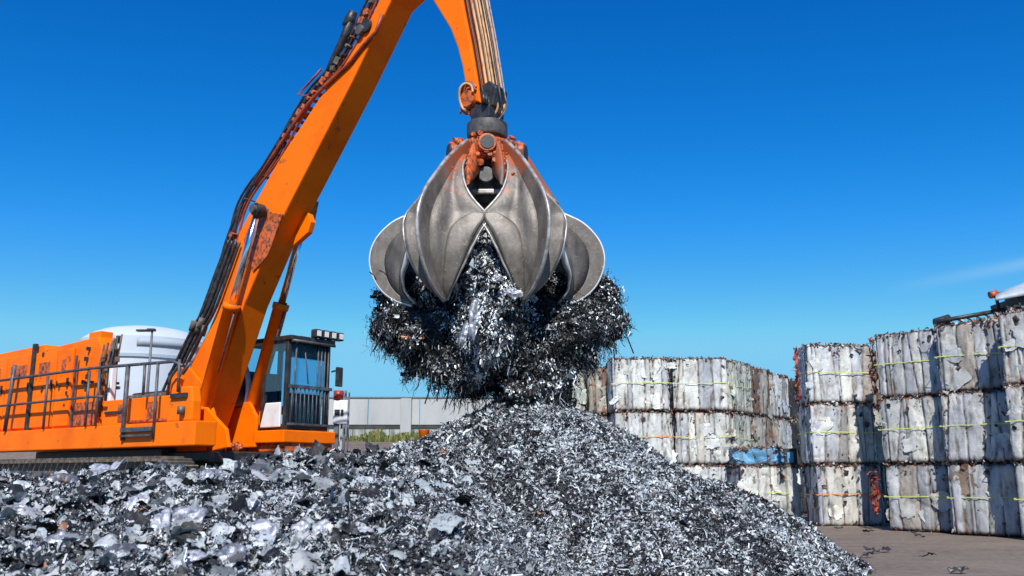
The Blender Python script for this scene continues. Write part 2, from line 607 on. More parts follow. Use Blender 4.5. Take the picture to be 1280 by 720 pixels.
# (px, py, width px, height px, tilt, kind, outline, label)
SHEETS = [
    (314, 640, 26, 22, .9, 'alu_bright', None, 'bright round scrap disc lying on the left part of the heap'),
    (232, 660, 44, 36, .8, 'alu', 'rect', 'squarish dull grey plate with a bright lower edge in the left heap'),
    (172, 637, 26, 24, .9, 'alu_bright', None, 'pale crumpled plate above and left of the squarish grey plate'),
    (322, 676, 46, 34, .8, 'alu_bright', None, 'large pale torn sheet below the bright round disc'),
    (376, 672, 24, 26, .9, 'alu_bright', None, 'small bright oval scrap plate right of the large pale torn sheet'),
    (120, 594, 62, 22, .35, 'alu_bright', 'rect', 'long pale sheet lying on top of the heap crest below the machine deck'),
    (76, 612, 46, 32, .9, 'alu_dark', None, 'dark rounded shell standing on the heap crest at far left'),
    (200, 668, 24, 46, .9, 'alu_bright', None, 'tall narrow bright shred left of the squarish grey plate'),
    (80, 692, 60, 36, .7, 'alu', None, 'wide curled grey sheet near the lower left corner'),
    (240, 712, 46, 26, .7, 'alu_bright', None, 'bright flat piece at the bottom edge under the squarish plate'),
    (404, 670, 26, 24, .8, 'alu_bright', None, 'white rounded piece where the left heap meets the tall cone'),
    (345, 590, 54, 22, .3, 'alu_dark', 'rect', 'long dull slab leaning on the crest in front of the cab'),
    (288, 706, 40, 30, .8, 'alu', None, 'wavy grey piece low in the heap below the large pale torn sheet'),
    (20, 650, 34, 26, .8, 'alu', None, 'grey crumpled plate close to the left edge of the heap'),
    (150, 700, 40, 22, .6, 'alu_dark', None, 'flat dark plate low on the left heap between two curled sheets'),
    (265, 600, 30, 18, .6, 'alu', None, 'small grey plate on the crest under the boom foot'),
]
for i, (px, py, w, h, tilt, mt, ol, lab) in enumerate(SHEETS):
    p = on_pile(px, py)
    s_ = p.y / F
    W_, H_ = w * s_, h * s_ / max(.45, math.sin(tilt + .15))
    o = sheet('scrap_sheet', p + Vector((0, -.03, .05)), (W_ * 1.05, H_), (tilt, R.uniform(-.15, .15), R.uniform(-.3, .3)), i + 3, M[mt], .3, None, ol, .08 if ol is None else 0)
    tag(o, lab, 'scrap sheet', 'larger sheets on the left heap')

# loose fragments on the bare ground to the right
g = 0
for (px, py) in [(905, 655), (1048, 663), (1086, 667), (1147, 672), (1150, 668), (1090, 692), (1108, 691), (1085, 698), (1198, 718), (1160, 699), (1052, 657), (1010, 663), (985, 668), (1130, 660)]:
    d = ray(px, py); t = -CAMH / d.z
    X, Y = d.x * t, d.y * t
    if float(pile_z(X, Y)) > 0: continue
    o = sheet('scrap_fragment', (X, Y, .06), (R.uniform(.12, .3), R.uniform(.05, .1)), (R.uniform(-.4, .5), R.uniform(-.3, .3), R.uniform(-1, 1)), 80 + g, M['dark'], .4)
    tag(o, 'small dark scrap fragment lying on the bare brown ground right of the heap', 'scrap fragment', 'loose fragments on the ground')
    g += 1


# ------------------------------------------------------------------ bales
def make_bale(name, loc, rz, w, d, h, seed, tone='pale', label='', straps=((.5, 'strap'),), group='stacked scrap bales', rust=.25, lean=0.):
    rg = random.Random(seed)
    root = empty(name, loc, rz, label, 'bale' if tone != 'blue' else 'crushed panel', group)
    per = 2 * (w + d)
    NP, NZ = int(per / .026), 44
    # panel break points
    br = [0.0]
    while br[-1] < per - .12: br.append(br[-1] + rg.choice([.08, .12, .16, .22, .3, .38]) * rg.uniform(.8, 1.2))
    br[-1] = per
    npan = len(br) - 1
    slant = [rg.uniform(-.10, .10) if rg.random() < .6 else rg.uniform(-.02, .02) for _ in range(npan)]
    off = [rg.uniform(-.035, .03) for _ in range(npan)]
    tl = [rg.uniform(-.12, .12) for _ in range(npan)]
    pals = {'pale': [(.66, .68, .66), (.58, .60, .61), (.72, .73, .68), (.50, .53, .56), (.66, .64, .57), (.57, .59, .55)],
            'grey': [(.48, .49, .50), (.57, .58, .58), (.41, .42, .43), (.61, .61, .57), (.52, .53, .51), (.68, .67, .61)],
            'rusty': [(.34, .27, .21), (.25, .15, .10), (.42, .40, .34), (.18, .12, .09), (.46, .44, .38)],
            'dark': [(.035, .03, .028), (.06, .045, .035), (.09, .06, .045), (.025, .025, .025)],  # near-black colours paint the shade deep inside the gap
            'blue': [(.13, .38, .62), (.11, .33, .56), (.17, .43, .66)],
            'green': [(.52, .57, .48), (.60, .63, .55), (.44, .49, .42), (.56, .56, .49)]}[tone]
    pc = []
    for _ in range(npan):
        c = rg.choice(pals)
        if tone != 'blue' and rg.random() < .05: c = rg.choice([(.34, .36, .42), (.30, .30, .29), (.42, .38, .32)])
        k = rg.uniform(.85, 1.1)
        pc.append(tuple(x * k for x in c))
    ps = np.linspace(0, per, NP, endpoint=False)
    cornr = .05
    def ring(p):
        if p < w: return (-w / 2 + p, 0), (0, -1)
        p -= w
        if p < d: return (w / 2, p), (1, 0)
        p -= d
        if p < w: return (w / 2 - p, d), (0, 1)
        p -= w
        return (-w / 2, d - p), (-1, 0)
    V = np.zeros((NZ + 1, NP, 3)); C = np.zeros((NZ + 1, NP, 3))
    ox, oz = rg.random() * 50, rg.random() * 50
    hump = [rg.uniform(-.04, .04) for _ in range(12)]
    for j in range(NP):
        (bx, by), (nx, ny) = ring(ps[j])
        # distance to nearest corner
        dc = min(abs(ps[j] - c0) for c0 in (0, w, w + d, 2 * w + d, per))
        for i in range(NZ + 1):
            zt = i / NZ
            p = ps[j]
            # find the panel with slanted seams
            k = 0
            bestd = 9
            for q in range(max(0, 0), npan):
                e0 = br[q] + slant[q] * (zt - .5) * 2 * (0 < q)
                e1 = br[q + 1] + slant[(q + 1) % npan] * (zt - .5) * 2 * (q + 1 < npan)
                if e0 <= p < e1 or (q == npan - 1 and p >= e0):
                    k = q; wd = max(e1 - e0, .02); tt = (p - e0) / wd
                    bestd = min(p - e0, e1 - p)
                    break
            nz = mn.noise(Vector((p * 3.1 + ox, zt * 2.5 + oz, seed)))
            n2 = mn.noise(Vector((p * 14 + ox, zt * h * 7 + oz, seed + 5)))
            crease = math.exp(-(max(bestd, 0) / .013) ** 2)
            edge = min(zt, 1 - zt) * h
            o_ = off[k] + tl[k] * (tt - .5) * wd + .004 * math.sin(PI * tt) + nz * .045 + n2 * .009 - crease * .04
            wr = abs(mn.noise(Vector((p * 3.7 + zt * 1.2 + ox, zt * 1.9 + oz, seed + 11))))
            wr2 = abs(mn.noise(Vector((p * 6.5 + ox, zt * 3.1 + oz, seed + 17))))
            wrinkle = max(0, 1 - wr / .035) * .8 + max(0, 1 - wr2 / .02) * .5
            o_ -= .022 * wrinkle
            o_ -= .08 * math.exp(-edge / .022) * (1 + n2)
            o_ -= .05 * math.exp(-dc / .05)
            z = zt * h
            if i == NZ: z += .035 * mn.noise(Vector((p * 9, seed, 3))) + .03 * n2
            V[i, j] = (bx + nx * o_ + lean * zt * h, by + ny * o_, z)
            c = pc[k]
            g_ = .9 + .18 * nz + .14 * n2
            c = [x * g_ for x in c]
            # ragged ends of the sheets: rust and near-black at top, bottom, seams and wrinkles
            rr_ = math.exp(-edge / .045) * 1.6 + crease * 1.1 + max(0, mn.noise(Vector((p * 7 + 9, zt * 2.1, seed + 2))) - .38) * 5 * rust
            rr_ += max(0, mn.noise(Vector((p * 18 + 3, zt * 9, seed + 4))) - .42) * 5 * rust
            rr_ += wrinkle * .55
            rr_ = min(1, max(0, rr_ * (.8 + 1.2 * n2)))
            rc = (.19, .07, .03) if mn.noise(Vector((p * 4, zt * 5, seed + 8))) > .12 else (.035, .03, .028)
            C[i, j] = [c[q] * (1 - rr_) + rc[q] * rr_ for q in range(3)]
    idx = np.arange((NZ + 1) * NP).reshape(NZ + 1, NP)
    nxt = np.roll(idx, -1, axis=1)
    Fq = np.stack([idx[:-1], nxt[:-1], nxt[1:], idx[1:]], -1).reshape(-1, 4)
    # caps: shrink rings
    Vs = [V.reshape(-1, 3)]; Cs = [C.reshape(-1, 3)]; Fs = [Fq]
    cen = np.array([lean * h, d / 2, 0])
    for side, ri in ((1, NZ), (0, 0)):
        prevr = idx[ri]
        base = V[ri].copy()
        for t_ in (.93, .8, .5, .02):
            nr_ = cen + (base - cen) * np.array([t_, t_, 1])
            nr_[:, 2] = base[:, 2] + (NR.random(NP) - .5) * .06 * (side)
            cc = np.where(NR.random(NP)[:, None] < .5, np.array([[.20, .10, .06]]), np.array([[.30, .29, .27]]))
            st = sum(len(q) for q in Vs)
            nid = np.arange(st, st + NP)
            Vs.append(nr_); Cs.append(cc)
            a, b_, c_, d_ = prevr, np.roll(prevr, -1), np.roll(nid, -1), nid
            Fs.append(np.stack([a, b_, c_, d_] if side else [d_, c_, b_, a], -1))
            prevr = nid
    bv, bf, bc = np.concatenate(Vs), np.concatenate(Fs), np.concatenate(Cs)
    # torn bits sticking out of the seams and the rim
    n = 420
    pp = NR.random(n) * per
    hz = np.where(NR.random(n) < .65, h + NR.normal(0, .02, n), np.where(NR.random(n) < .5, NR.random(n) * .08, NR.random(n) * h))
    q = NR.integers(0, npan, n)
    mids = (hz > .09) & (hz < h - .1)
    pp = np.where(mids, np.array(br)[q], pp) % per
    P = np.array([[*ring(a)[0]] for a in pp]); NN = np.array([[*ring(a)[1], 0] for a in pp], float)
    P = np.concatenate([P, hz[:, None]], 1) + NN * NR.uniform(-.05, .015, n)[:, None]
    P[:, 0] += lean * hz
    L = .03 + .07 * NR.random(n) ** 2
    cc = np.array([(.30, .09, .04), (.03, .03, .03), (.5, .5, .47), (.10, .07, .05), (.38, .33, .27), (.06, .05, .05)])[NR.integers(0, 6, n)]
    fv, ff, fc = flakes(P, NN + rnd_dir(n) * .9, rnd_dir(n) + np.array([0, 0, .6]), L, L * .6, cc, .8)
    # loose flattened sheets pressed onto the faces
    n = 20
    pp = NR.random(n) * per; hz = NR.uniform(.12, h - .15, n) if h > .8 else NR.uniform(.1, h - .1, n)
    P = np.array([[*ring(a)[0]] for a in pp]); NN = np.array([[*ring(a)[1], 0] for a in pp], float)
    P = np.concatenate([P, hz[:, None]], 1) + NN * .012; P[:, 0] += lean * hz
    cc = np.array([rg.choice(pals) for _ in range(n)]) * NR.uniform(.88, 1.05, n)[:, None]
    k = NR.random(n) < .08
    cc[k] = np.array([(.20, .18, .16), (.26, .19, .14), (.24, .24, .23)])[NR.integers(0, 3, k.sum())]
    dk = crumples(P, NN + rnd_dir(n) * .07, np.minimum(.16 + .36 * NR.random(n), h * .5), cc, .10, 7)
    # dark holes and torn rust spots
    n = 60
    pp = NR.random(n) * per; hz = h * np.where(NR.random(n) < .6, .80 + .17 * NR.random(n), NR.random(n) * .9 + .05)
    P = np.array([[*ring(a)[0]] for a in pp]); NN = np.array([[*ring(a)[1], 0] for a in pp], float)
    P = np.concatenate([P, hz[:, None]], 1) + NN * .018; P[:, 0] += lean * hz
    cc = np.array([(.02, .02, .02), (.05, .035, .03), (.17, .07, .035), (.03, .03, .035)])[NR.integers(0, 4, n)]
    sp2 = crumples(P, NN + rnd_dir(n) * .25, .03 + .10 * NR.random(n) ** 2, cc, .4, 5)
    V_, F_, C_ = cat([(bv, bf, bc), (fv, ff, fc), dk, sp2])
    np_mesh('crushed_metal', V_, F_, C_, M['bale'], False, root)
    for fz, mt in straps:
        # strap hugging the front, sides and back with a little sag
        rows = []
        K = 60
        z0 = h * fz
        for a in range(K + 1):
            p = per * (a % K) / K
            (bx, by), (nx, ny) = ring(p)
            o_ = .03 + .006 * math.sin(a * 1.7)
            zz = z0 + .006 * math.sin(a * .8 + seed) + .012 * math.sin(a * .23 + seed)
            x_ = bx + nx * o_ + lean * zz; y_ = by + ny * o_
            if min(p, abs(p - w), abs(p - w - d), abs(p - 2 * w - d)) < .01:
                sx = -1 if bx < 0 else 1; sy = -1 if by < d / 2 else 1
                x_, y_ = bx + sx * o_, by + sy * o_
            rows.append([(x_, y_, zz - .010), (x_, y_, zz + .010)])
        MB().grid(rows, False).build('strap', M[mt], root, solid=.004)
    return root


BH = 1.40
RH = 1.43
YS = ((.52, 'strap'),)
OS = ((.52, 'strap_orange'),)
rows_words = ['bottom', 'middle', 'top']
# square stack facing the camera between the gap and the long right-hand wall
for r_ in range(3):
    make_bale('scrap_bale', (7.88 + (.02, -.02, .0)[r_], 22.0 + (0, .04, .07)[r_], RH * r_), 0.0, 1.54, 1.0, BH, 100 + r_, 'grey' if r_ == 0 else 'pale',
              ['grey orange-strapped bale at the foot of the stack right of the dark gap',
               'pale middle bale of the stack just right of the dark gap',
               'pale topmost bale with red rusty edges in the stack right of the dark gap'][r_],
              OS if r_ == 0 else YS)
# right hand wall, running towards the camera
ang = math.atan2(-1, 1) * .98
dirx, diry = math.cos(ang), math.sin(ang)
nx, ny = math.sin(ang), -math.cos(ang)      # outward normal of the front (local -y)
start = Vector((8.12, 20.50))
names_c = ['second', 'third', 'last']
prot = [0.0, .42, 1.15]
widths = [1.46, 1.46, 1.7]
s_ = 0
LBL = [['grey bale with slanting folds, lowest left in the long right-hand wall', 'pale middle-row bale left of the deep shadow in the right wall', 'pale bale atop the right wall beside the bright red strip, its right end shaded'],
       ['bottom bale at the right, its left part sunlit and right part shaded', 'middle-row bale at the right whose left third alone is sunlit', 'upper bale below the dark gantry arm, sunlit along its top'],
       ['lowest bale at the right edge, fully in shade', 'middle bale at the right edge, fully in shade', 'top bale at the right edge with rubble on it']]
for k in range(3):
    mid = s_ + widths[k] / 2
    for r_ in range(3):
        pr_ = prot[k] + (.0, .04, -.03)[r_]
        cx = start.x + dirx * mid + nx * pr_
        cy = start.y + diry * mid + ny * pr_
        make_bale('scrap_bale', (cx, cy, (RH - .005) * r_), ang, widths[k] - .03, 1.5, BH, 130 + k * 7 + r_, 'grey', LBL[k][r_], YS, rust=.35)
    s_ += widths[k]
# left wall facing the camera
cols = [(768, 842, 'A'), (845, 914, 'B')]
LB = [['lowest bale under the left end of the far wall, almost buried behind the heap', 'middle bale at the left end of the far wall with an orange strap', 'clean white bale with a yellow strap, top left of the far wall'],
      ['grey white bale half buried by the heap, low in the far wall', 'middle white bale with yellow strap left of the blue panel', 'white top-row bale with rust at its upper right corner, second along the far wall']]
for k, (a, b_, _) in enumerate(cols):
    x0 = at(a, 560, 25.0).x; x1 = at(b_, 560, 25.0).x
    for r_ in range(3):
        make_bale('scrap_bale', ((x0 + x1) / 2 + (0, .03, -.02)[r_], 25.0 + (.0, .05, .02)[r_], RH * r_ + .02), 0, x1 - x0, 1.45, BH + (.03 if r_ == 2 else 0), 160 + k * 5 + r_, 'pale',
                  LB[k][r_], OS if (k == 0 and r_ == 1) else YS, rust=.18)
# receding part
LC = [['greenish bale low at the corner where the far wall turns back', 'greenish grey bale in the middle row where the far wall turns back', 'greenish white bale at the top corner where the far wall turns back'],
      ['low bale in the part that runs back, behind the blue panel', 'narrow rusty bale in the middle row of the part that runs back', 'brownish bale second in the part that runs back, top row'],
      ['low far bale beside the dark gap', 'grey far bale beside the dark gap, middle row', 'pale far bale beside the dark gap, top row'],
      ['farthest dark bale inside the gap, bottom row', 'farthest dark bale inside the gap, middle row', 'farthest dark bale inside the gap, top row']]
ang2 = math.atan2(.8, .6)
st = Vector((6.0, 25.1)); s_ = 0
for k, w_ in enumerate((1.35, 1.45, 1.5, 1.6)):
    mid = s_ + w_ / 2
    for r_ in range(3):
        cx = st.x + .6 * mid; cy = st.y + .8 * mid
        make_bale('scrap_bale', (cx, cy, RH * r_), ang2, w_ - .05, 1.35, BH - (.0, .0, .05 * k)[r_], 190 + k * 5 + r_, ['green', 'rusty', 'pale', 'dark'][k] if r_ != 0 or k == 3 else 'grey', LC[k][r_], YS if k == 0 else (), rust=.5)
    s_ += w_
# low bale in front of the gap
xa = at(926, 600, 23.7).x; xb = at(1001, 600, 23.7).x
make_bale('scrap_bale', ((xa + xb) / 2, 23.7, 0), 0, xb - xa, 1.3, BH, 220, 'pale', 'wide white bale under the blue panel with a strap half yellow, half orange', (((.52), 'strap'),), rust=.3)
# rusty column at the far left of the wall
for k, (a, b_, tone) in enumerate(((736, 767, 'rusty'), (700, 735, 'green'))):
    x0 = at(a, 560, 26.2).x; x1 = at(b_, 560, 26.2).x
    for r_ in range(3):
        make_bale('scrap_bale', ((x0 + x1) / 2, 26.2 + .3 * k, RH * r_), 0, x1 - x0 - .02, 1.35, BH - (.06 if r_ == 2 else 0) - .1 * k * (r_ == 2), 230 + k * 5 + r_, tone,
                  [['rusty brown bale at the base of the left column, hidden low behind the heap', 'rusty brown bale in the middle of the narrow left column', 'rusty brown narrow bale on top, left of the clean white bale'],
                   ['pale green bale at the base of the leftmost column', 'pale green bale in the middle of the leftmost column', 'pale green bale atop the leftmost column, partly behind the hanging load']][k][r_], (), rust=.8 if k == 0 else .4)

# dirty column plugging the seam behind the first stack
for r_ in range(3):
    make_bale('scrap_bale', (9.15, 23.3, RH * r_), 0, 1.0, 1.2, BH, 260 + r_, 'rusty', ['rusty bale glimpsed in the seam between the two right-hand stacks, bottom', 'rusty bale glimpsed in the seam between the two right-hand stacks, middle', 'rusty bale glimpsed in the seam between the two right-hand stacks, top'][r_], (), rust=.8)

# blue crushed panel with a black framed square
p0 = at(921, 583, 23.75); p1 = at(996, 558, 23.75)
W_ = p1.x - p0.x
t = make_bale('blue_panel', (p0.x + W_ * .38, 23.78, 1.40), 0, W_ * .76, .9, .46, 301, 'blue', 'crushed bright blue sheet metal box with a black framed square, lying on the low bale', (), None, rust=.3)
W0 = W_ * .38
MB().box((W0 + .02, -.02, .02), (W0 + W_ * .24, .03, .09)).box((W0 + .02, -.02, .36), (W0 + W_ * .24, .03, .44)).box((W0 + .02, -.021, .09), (W0 + .12, .03, .36)).box((W0 + W_ * .18, -.021, .09), (W0 + W_ * .24, .03, .36)).build('frame', M['dark'], t, bevel=.01)
MB().box((W0 + .12, .0, .09), (W0 + W_ * .18, .5, .36)).build('pane', M['blue'], t)
# red rusty strips in the seam
for i, (px, y0, y1, Y, lab) in enumerate([(1094, 425, 492, 20.9, 'bright red twisted strip in the upper seam beside the right-hand wall'), (1094, 590, 640, 20.9, 'red twisted strip in the lower seam beside the right-hand wall'), (998, 440, 500, 21.9, 'thin red strip at the corner by the dark gap')]):
    q0 = at(px, y1, Y); hh_ = at(px, y0, Y).z - q0.z
    n = 50
    P = np.stack([NR.normal(0, .04 if i < 2 else .02, n), NR.normal(0, .05, n), NR.random(n) * hh_], 1)
    cc = np.array([(.42, .05, .025), (.25, .05, .03), (.08, .03, .02), (.35, .12, .06)])[NR.integers(0, 4, n)]
    V, Fq, Cv = flakes(P, rnd_dir(n), rnd_dir(n) * .5 + np.array([0, 0, 1.]), .10 + .16 * NR.random(n), .03 + .05 * NR.random(n), cc, .8, 4)
    o = np_mesh('red_strip', V, Fq, Cv, M['weed']); o.location = q0
    tag(o, lab, 'metal strip', 'red strips between bales')

# rubble on the top at the right edge
n = 2200
x = NR.uniform(9.6, 12.2, n); y = NR.uniform(17.2, 20.4, n)
tt = (x - start.x) * dirx + (y - start.y) * diry
zz = 4.30 + np.clip((tt - 2.2) * .16, 0, .32) * NR.random(n)
pn = (x - start.x) * nx + (y - start.y) * ny
k = (tt > 1.9) & (pn < .70) & (pn > -1.2) & ((tt > 2.95) | (pn < .2))
P = np.stack([x, y, zz], 1)[k]
n = len(P)
cc = np.array([(.30, .15, .09), (.05, .05, .05), (.42, .40, .37), (.16, .11, .08), (.25, .20, .16)])[NR.integers(0, 5, n)]
V, Fq, Cv = flakes(P, rnd_dir(n), rnd_dir(n), .05 + .10 * NR.random(n), .04 + .05 * NR.random(n), cc, .8)
tag(np_mesh('scrap_rubble', V, Fq, Cv, M['bale']), 'brown broken scrap rubble scattered along the top of the right-hand bales', 'rubble', kind='stuff')

# dark gantry arm with pale hood, beyond the right wall
c0 = at(1240, 400, 27.0)
t = empty('conveyor', (c0.x, 27.0, 0), 0, 'dark lattice arm with a pale rounded hood rising behind the right-hand bales', 'conveyor')
def cp(px, py, dy=0):
    q = at(px, py, 27.0 + dy); return (q.x - c0.x, q.y - 27.0, q.z)
mb = MB()
for dy in (-.3, .3):
    mb.tube([cp(1172, 402, dy), cp(1262, 386, dy)], .07, 6)
    mb.tube([cp(1178, 409, dy), cp(1275, 396, dy)], .05, 6)
    for a in range(8):
        u0 = a / 8
        mb.tube([cp(1172 + 90 * u0, 402 - 16 * u0, dy), cp(1178 + 97 * (u0 + .06), 409 - 13 * (u0 + .06), dy)], .03, 5)
mb.build('arm', M['dark'], t)
MB().tube([cp(1168, 403), cp(1186, 401)], [.12, .2], 10).build('head_drum', M['dark'], t)
MB().tube([cp(1244, 366), cp(1250, 392)], .05, 8).build('mast', M['dark'], t)
MB().tube([cp(1237, 369), cp(1247, 367)], .11, 8).build('lamp_head', M['orange_grime'], t)
MB().grid([[cp(1250 + 70 * u_ + 6 * math.cos(a), 375 - 14 * u_ - (9 + 14 * u_) * math.sin(a) * 1.0, 1.2 * math.cos(a)) for a in np.linspace(-.1, PI + .1, 14)] for u_ in np.linspace(0, 1, 8)], True).build('hood', M['pale_hood'], t, solid=.04)
MB().prism([(cp(1256, 376)[0], cp(1256, 376)[2]), (cp(1330, 356)[0], cp(1330, 356)[2]), (cp(1330, 396)[0], cp(1330, 396)[2]), (cp(1262, 392)[0], cp(1262, 392)[2])], -.7, .9).build('chute', M['dark'], t, bevel=.03)
mb = MB()
for dx in (1.0, 2.4):
    mb.box((dx, -.15, 0), (dx + .25, .15, 5.7))
mb.build('leg', M['dark'], t)

# ------------------------------------------------------------------ the machine
yaw = math.atan2(FW[1], FW[0])
EX = empty('material_handler', (OX, OY, 0), yaw, 'big orange tracked scrap handler with its boom raised over the heap', 'excavator')


def bx(name, a, b_, mat, par=None, bev=.02):
    return MB().box(a, b_).build(name, M[mat], par or EX, bevel=bev)


# deck frame
MB().prism([(-8.9, 1.67), (.62, 1.67), (.62, 2.10), (-8.9, 2.10)], -1.6, -1.15).build('deck_beam', M['orange'], EX, bevel=.02)
MB().prism([(-8.9, 1.72), (.45, 1.72), (.45, 2.05), (-8.9, 2.05)], 1.15, 1.6).build('deck_beam', M['orange'], EX, bevel=.02)
bx('deck', (-8.8, -1.16, 1.74), (-1.15, 1.16, 2.04), 'orange')
# left front deck under the cab
deckf = MB().box((-.4, .40, 1.78), (.55, 1.72, 2.02)).build('cab_deck', M['orange'], EX, bevel=.02)
MB().box((-.3, .50, 1.62), (.50, 1.68, 1.777)).build('skirt', M['orange_grime'], deckf)
# engine house
eh = MB().prism([(-8.8, 2.1), (-3.05, 2.1), (-3.05, 3.70), (-3.25, 3.95), (-5.35, 3.86), (-5.45, 3.97), (-8.8, 3.90)], -1.38, -1.0).build('engine_house', M['orange'], EX, bevel=.03)
MB().box((-8.78, -.995, 2.1), (-7.4, .6, 3.88)).box((-7.39, -.995, 2.1), (-4.4, 1.1, 2.72)).build('rear_housing', M['orange'], EX, bevel=.03)
MB().box((-6.0, -1.05, 1.32), (-1.2, 1.1, 1.665)).build('underframe', M['dark'], EX, bevel=.02)
ups = [(-8.3, -6.95), (-6.9, -5.72), (-5.62, -4.72), (-4.66, -4.05)]
for (a, b_) in ups:
    d_ = MB().box((a, -1.44, 2.16), (b_, -1.383, 3.78)).build('engine_door', M['orange'], EX, bevel=.015)
    MB().box((b_ - .12, -1.475, 2.95), (b_ - .07, -1.441, 3.15)).build('handle', M['dark'], d_)
    MB().box((a + .2, -1.452, 3.3), (b_ - .25, -1.4405, 3.55)).build('vent', M['orange_grime'], d_)
bx('roof_post', (-5.72, -1.50, 2.1), (-5.62, -1.40, 3.99), 'dark')
for u_ in (-3.85,):
    bx('roof_post', (u_, -1.50, 2.1), (u_ + .035, -1.441, 3.6), 'rail')
bx('recess_panel', (-4.0, -1.41, 2.14), (-3.08, -1.383, 2.62), 'orange_grime')  # darker orange stands in for the shadow inside the recess
bx('top_box', (-3.75, -1.3, 3.9), (-3.3, -1.02, 4.08), 'orange')
# clutter: pipes and brackets on the house front
rg = random.Random(5)
for k in range(7):
    u_ = -3.0 + (k % 4) * .05; v = -1.40 + k * .05
    MB().tube([(u_, v, 2.3), (u_ + .06, v - .04, 2.9), (u_ - .03, v, 3.4), (u_ + .07, v, 3.75 + .04 * k)], .022, 6).build('pipe', M['hose_black' if k % 2 else 'rubble'], EX)
for k in range(16):
    z = rg.uniform(2.6, 3.9); v = rg.uniform(-1.44, -1.1); u_ = rg.uniform(-3.04, -2.85)
    MB().box((u_, v, z), (u_ + rg.uniform(.05, .10), v + rg.uniform(.04, .08), z + rg.uniform(.04, .11))).build('pipe_bracket', M['rubble'], EX, bevel=.01)
bx('corner_post', (-2.86, -1.3, 2.1), (-2.74, -1.18, 3.3), 'white_plastic')
# grime patches as bolted brackets on the doors
for k in range(20):
    u_ = rg.choice([-5.3, -5.15, -4.6, -4.2, -3.6, -3.4]) + rg.uniform(-.12, .12); z = rg.uniform(2.5, 3.7)
    MB().box((u_, -1.462, z), (u_ + rg.uniform(.025, .07), -1.443 if u_ < -4.1 else -1.384, z + rg.uniform(.03, .12))).build('latch', M['dark'], EX, bevel=.005)
# low boxes between house and boom
bb = bx('battery_box', (-2.70, -1.45, 2.1), (-.25, -.9, 2.60), 'orange')
for u_ in (-2.1, -1.1):
    MB().box((u_, -1.475, 2.18), (u_ + .30, -1.452, 2.50)).build('hatch', M['orange_grime'], bb)
MB().box((-2.55, -1.49, 2.33), (-1.9, -1.452, 2.38)).build('hatch_bar', M['dark'], bb)
MB().box((-1.75, -1.50, 2.14), (-.3, -1.452, 2.18)).build('trim', M['orange_grime'], bb)
bx('hood', (-2.75, -.85, 2.5), (-.75, .5, 2.80), 'dark', bev=.06)
bx('hood_pipes', (-2.6, -1.1, 2.605), (-1.0, -.86, 2.72), 'rubble')
MB().prism([(-1.05, 2.6), (-.72, 2.6), (-.60, 2.95), (-.72, 2.98), (-.85, 2.8)], -1.2, -1.05).build('bracket', M['orange'], EX, bevel=.02)
side_or_shadow_plate = MB().prism([(-.35, 2.1), (.42, 2.1), (.42, 2.45), (.35, 2.72), (-.25, 2.72)], -1.55, -1.35).build('step_box', M['orange'], EX, bevel=.03)
MB().box((-.20, -1.60, 2.52), (.28, -1.551, 2.60)).build('bar', M['dark'], side_or_shadow_plate)
MB().tube([(.18, -1.6, 2.22), (.18, -1.6, 2.36)], .07, 10).build('lamp', M['steel'], side_or_shadow_plate)
# railing
RZ = 3.2
posts = [-8.4, -6.32, -4.65, -3.0, -2.62, -1.62, -1.05, -.62, .05]
h = MB().tube([(-8.6, -1.62, RZ + .03), (-2.95, -1.62, RZ + .05), (-.15, -1.62, RZ - .02), (.15, -1.60, RZ - .12)], .030, 8).build('handrail', M['rail'], EX)
h2 = MB().tube([(-8.6, -1.62, 2.66), (-2.9, -1.62, 2.68), (-2.4, -1.62, 2.66)], .026, 8).build('handrail', M['rail'], EX)
for i, u_ in enumerate(posts):
    zb = 2.10 if i < 5 else (1.80 if u_ in (-1.62, -.62) else 2.62)
    r_ = .045 if u_ in (-6.32, -1.62) else .028
    MB().tube([(u_ + .02, -1.62, zb), (u_ + (.16 if u_ == -6.32 else 0), -1.62, RZ + (.35 if u_ == -6.32 else 0))], r_, 8).build('rail_post', M['rail'], EX)
lad = MB().box((-1.62, -1.68, 1.95), (-.62, -1.60, 2.03)).box((-1.62, -1.68, 1.86), (-.62, -1.62, 1.90)).build('ladder_step', M['rail'], EX)
# steering pipes at right end of the rail
MB().tube([(-.75, -1.3, 2.6), (-.70, -1.3, 2.95), (-.45, -1.3, 3.15), (-.3, -1.3, 3.0), (-.1, -1.3, 3.18)], .03, 8).build('loop_rail', M['rail'], EX)

# boom
def plist(l, v): return [(pl(a, b_, v).x, pl(a, b_, v).z) for a, b_ in l]
BV = .37
top_e = [(232, 478), (238, 455), (261, 412), (272, 383), (298, 292), (318, 254), (348, 200), (376, 158), (402, 118), (428, 84), (452, 45), (474, 0)]
bot_e = [(489, 0), (439, 104), (400, 180), (364, 250), (339, 300), (305, 380), (280, 455), (255, 530)]
te = plist(top_e, -BV); be = plist(bot_e, -BV)
prof = [(-1.05, 1.95)] + te + [(4.05, 10.15), (4.55, 10.72), (4.95, 10.66), (5.10, 10.35), (4.85, 9.95), (4.45, 9.78)] + be
BV2 = .20
boom = MB().prism(prof, -BV, BV2).build('boom', M['orange'], EX, bevel=.025)
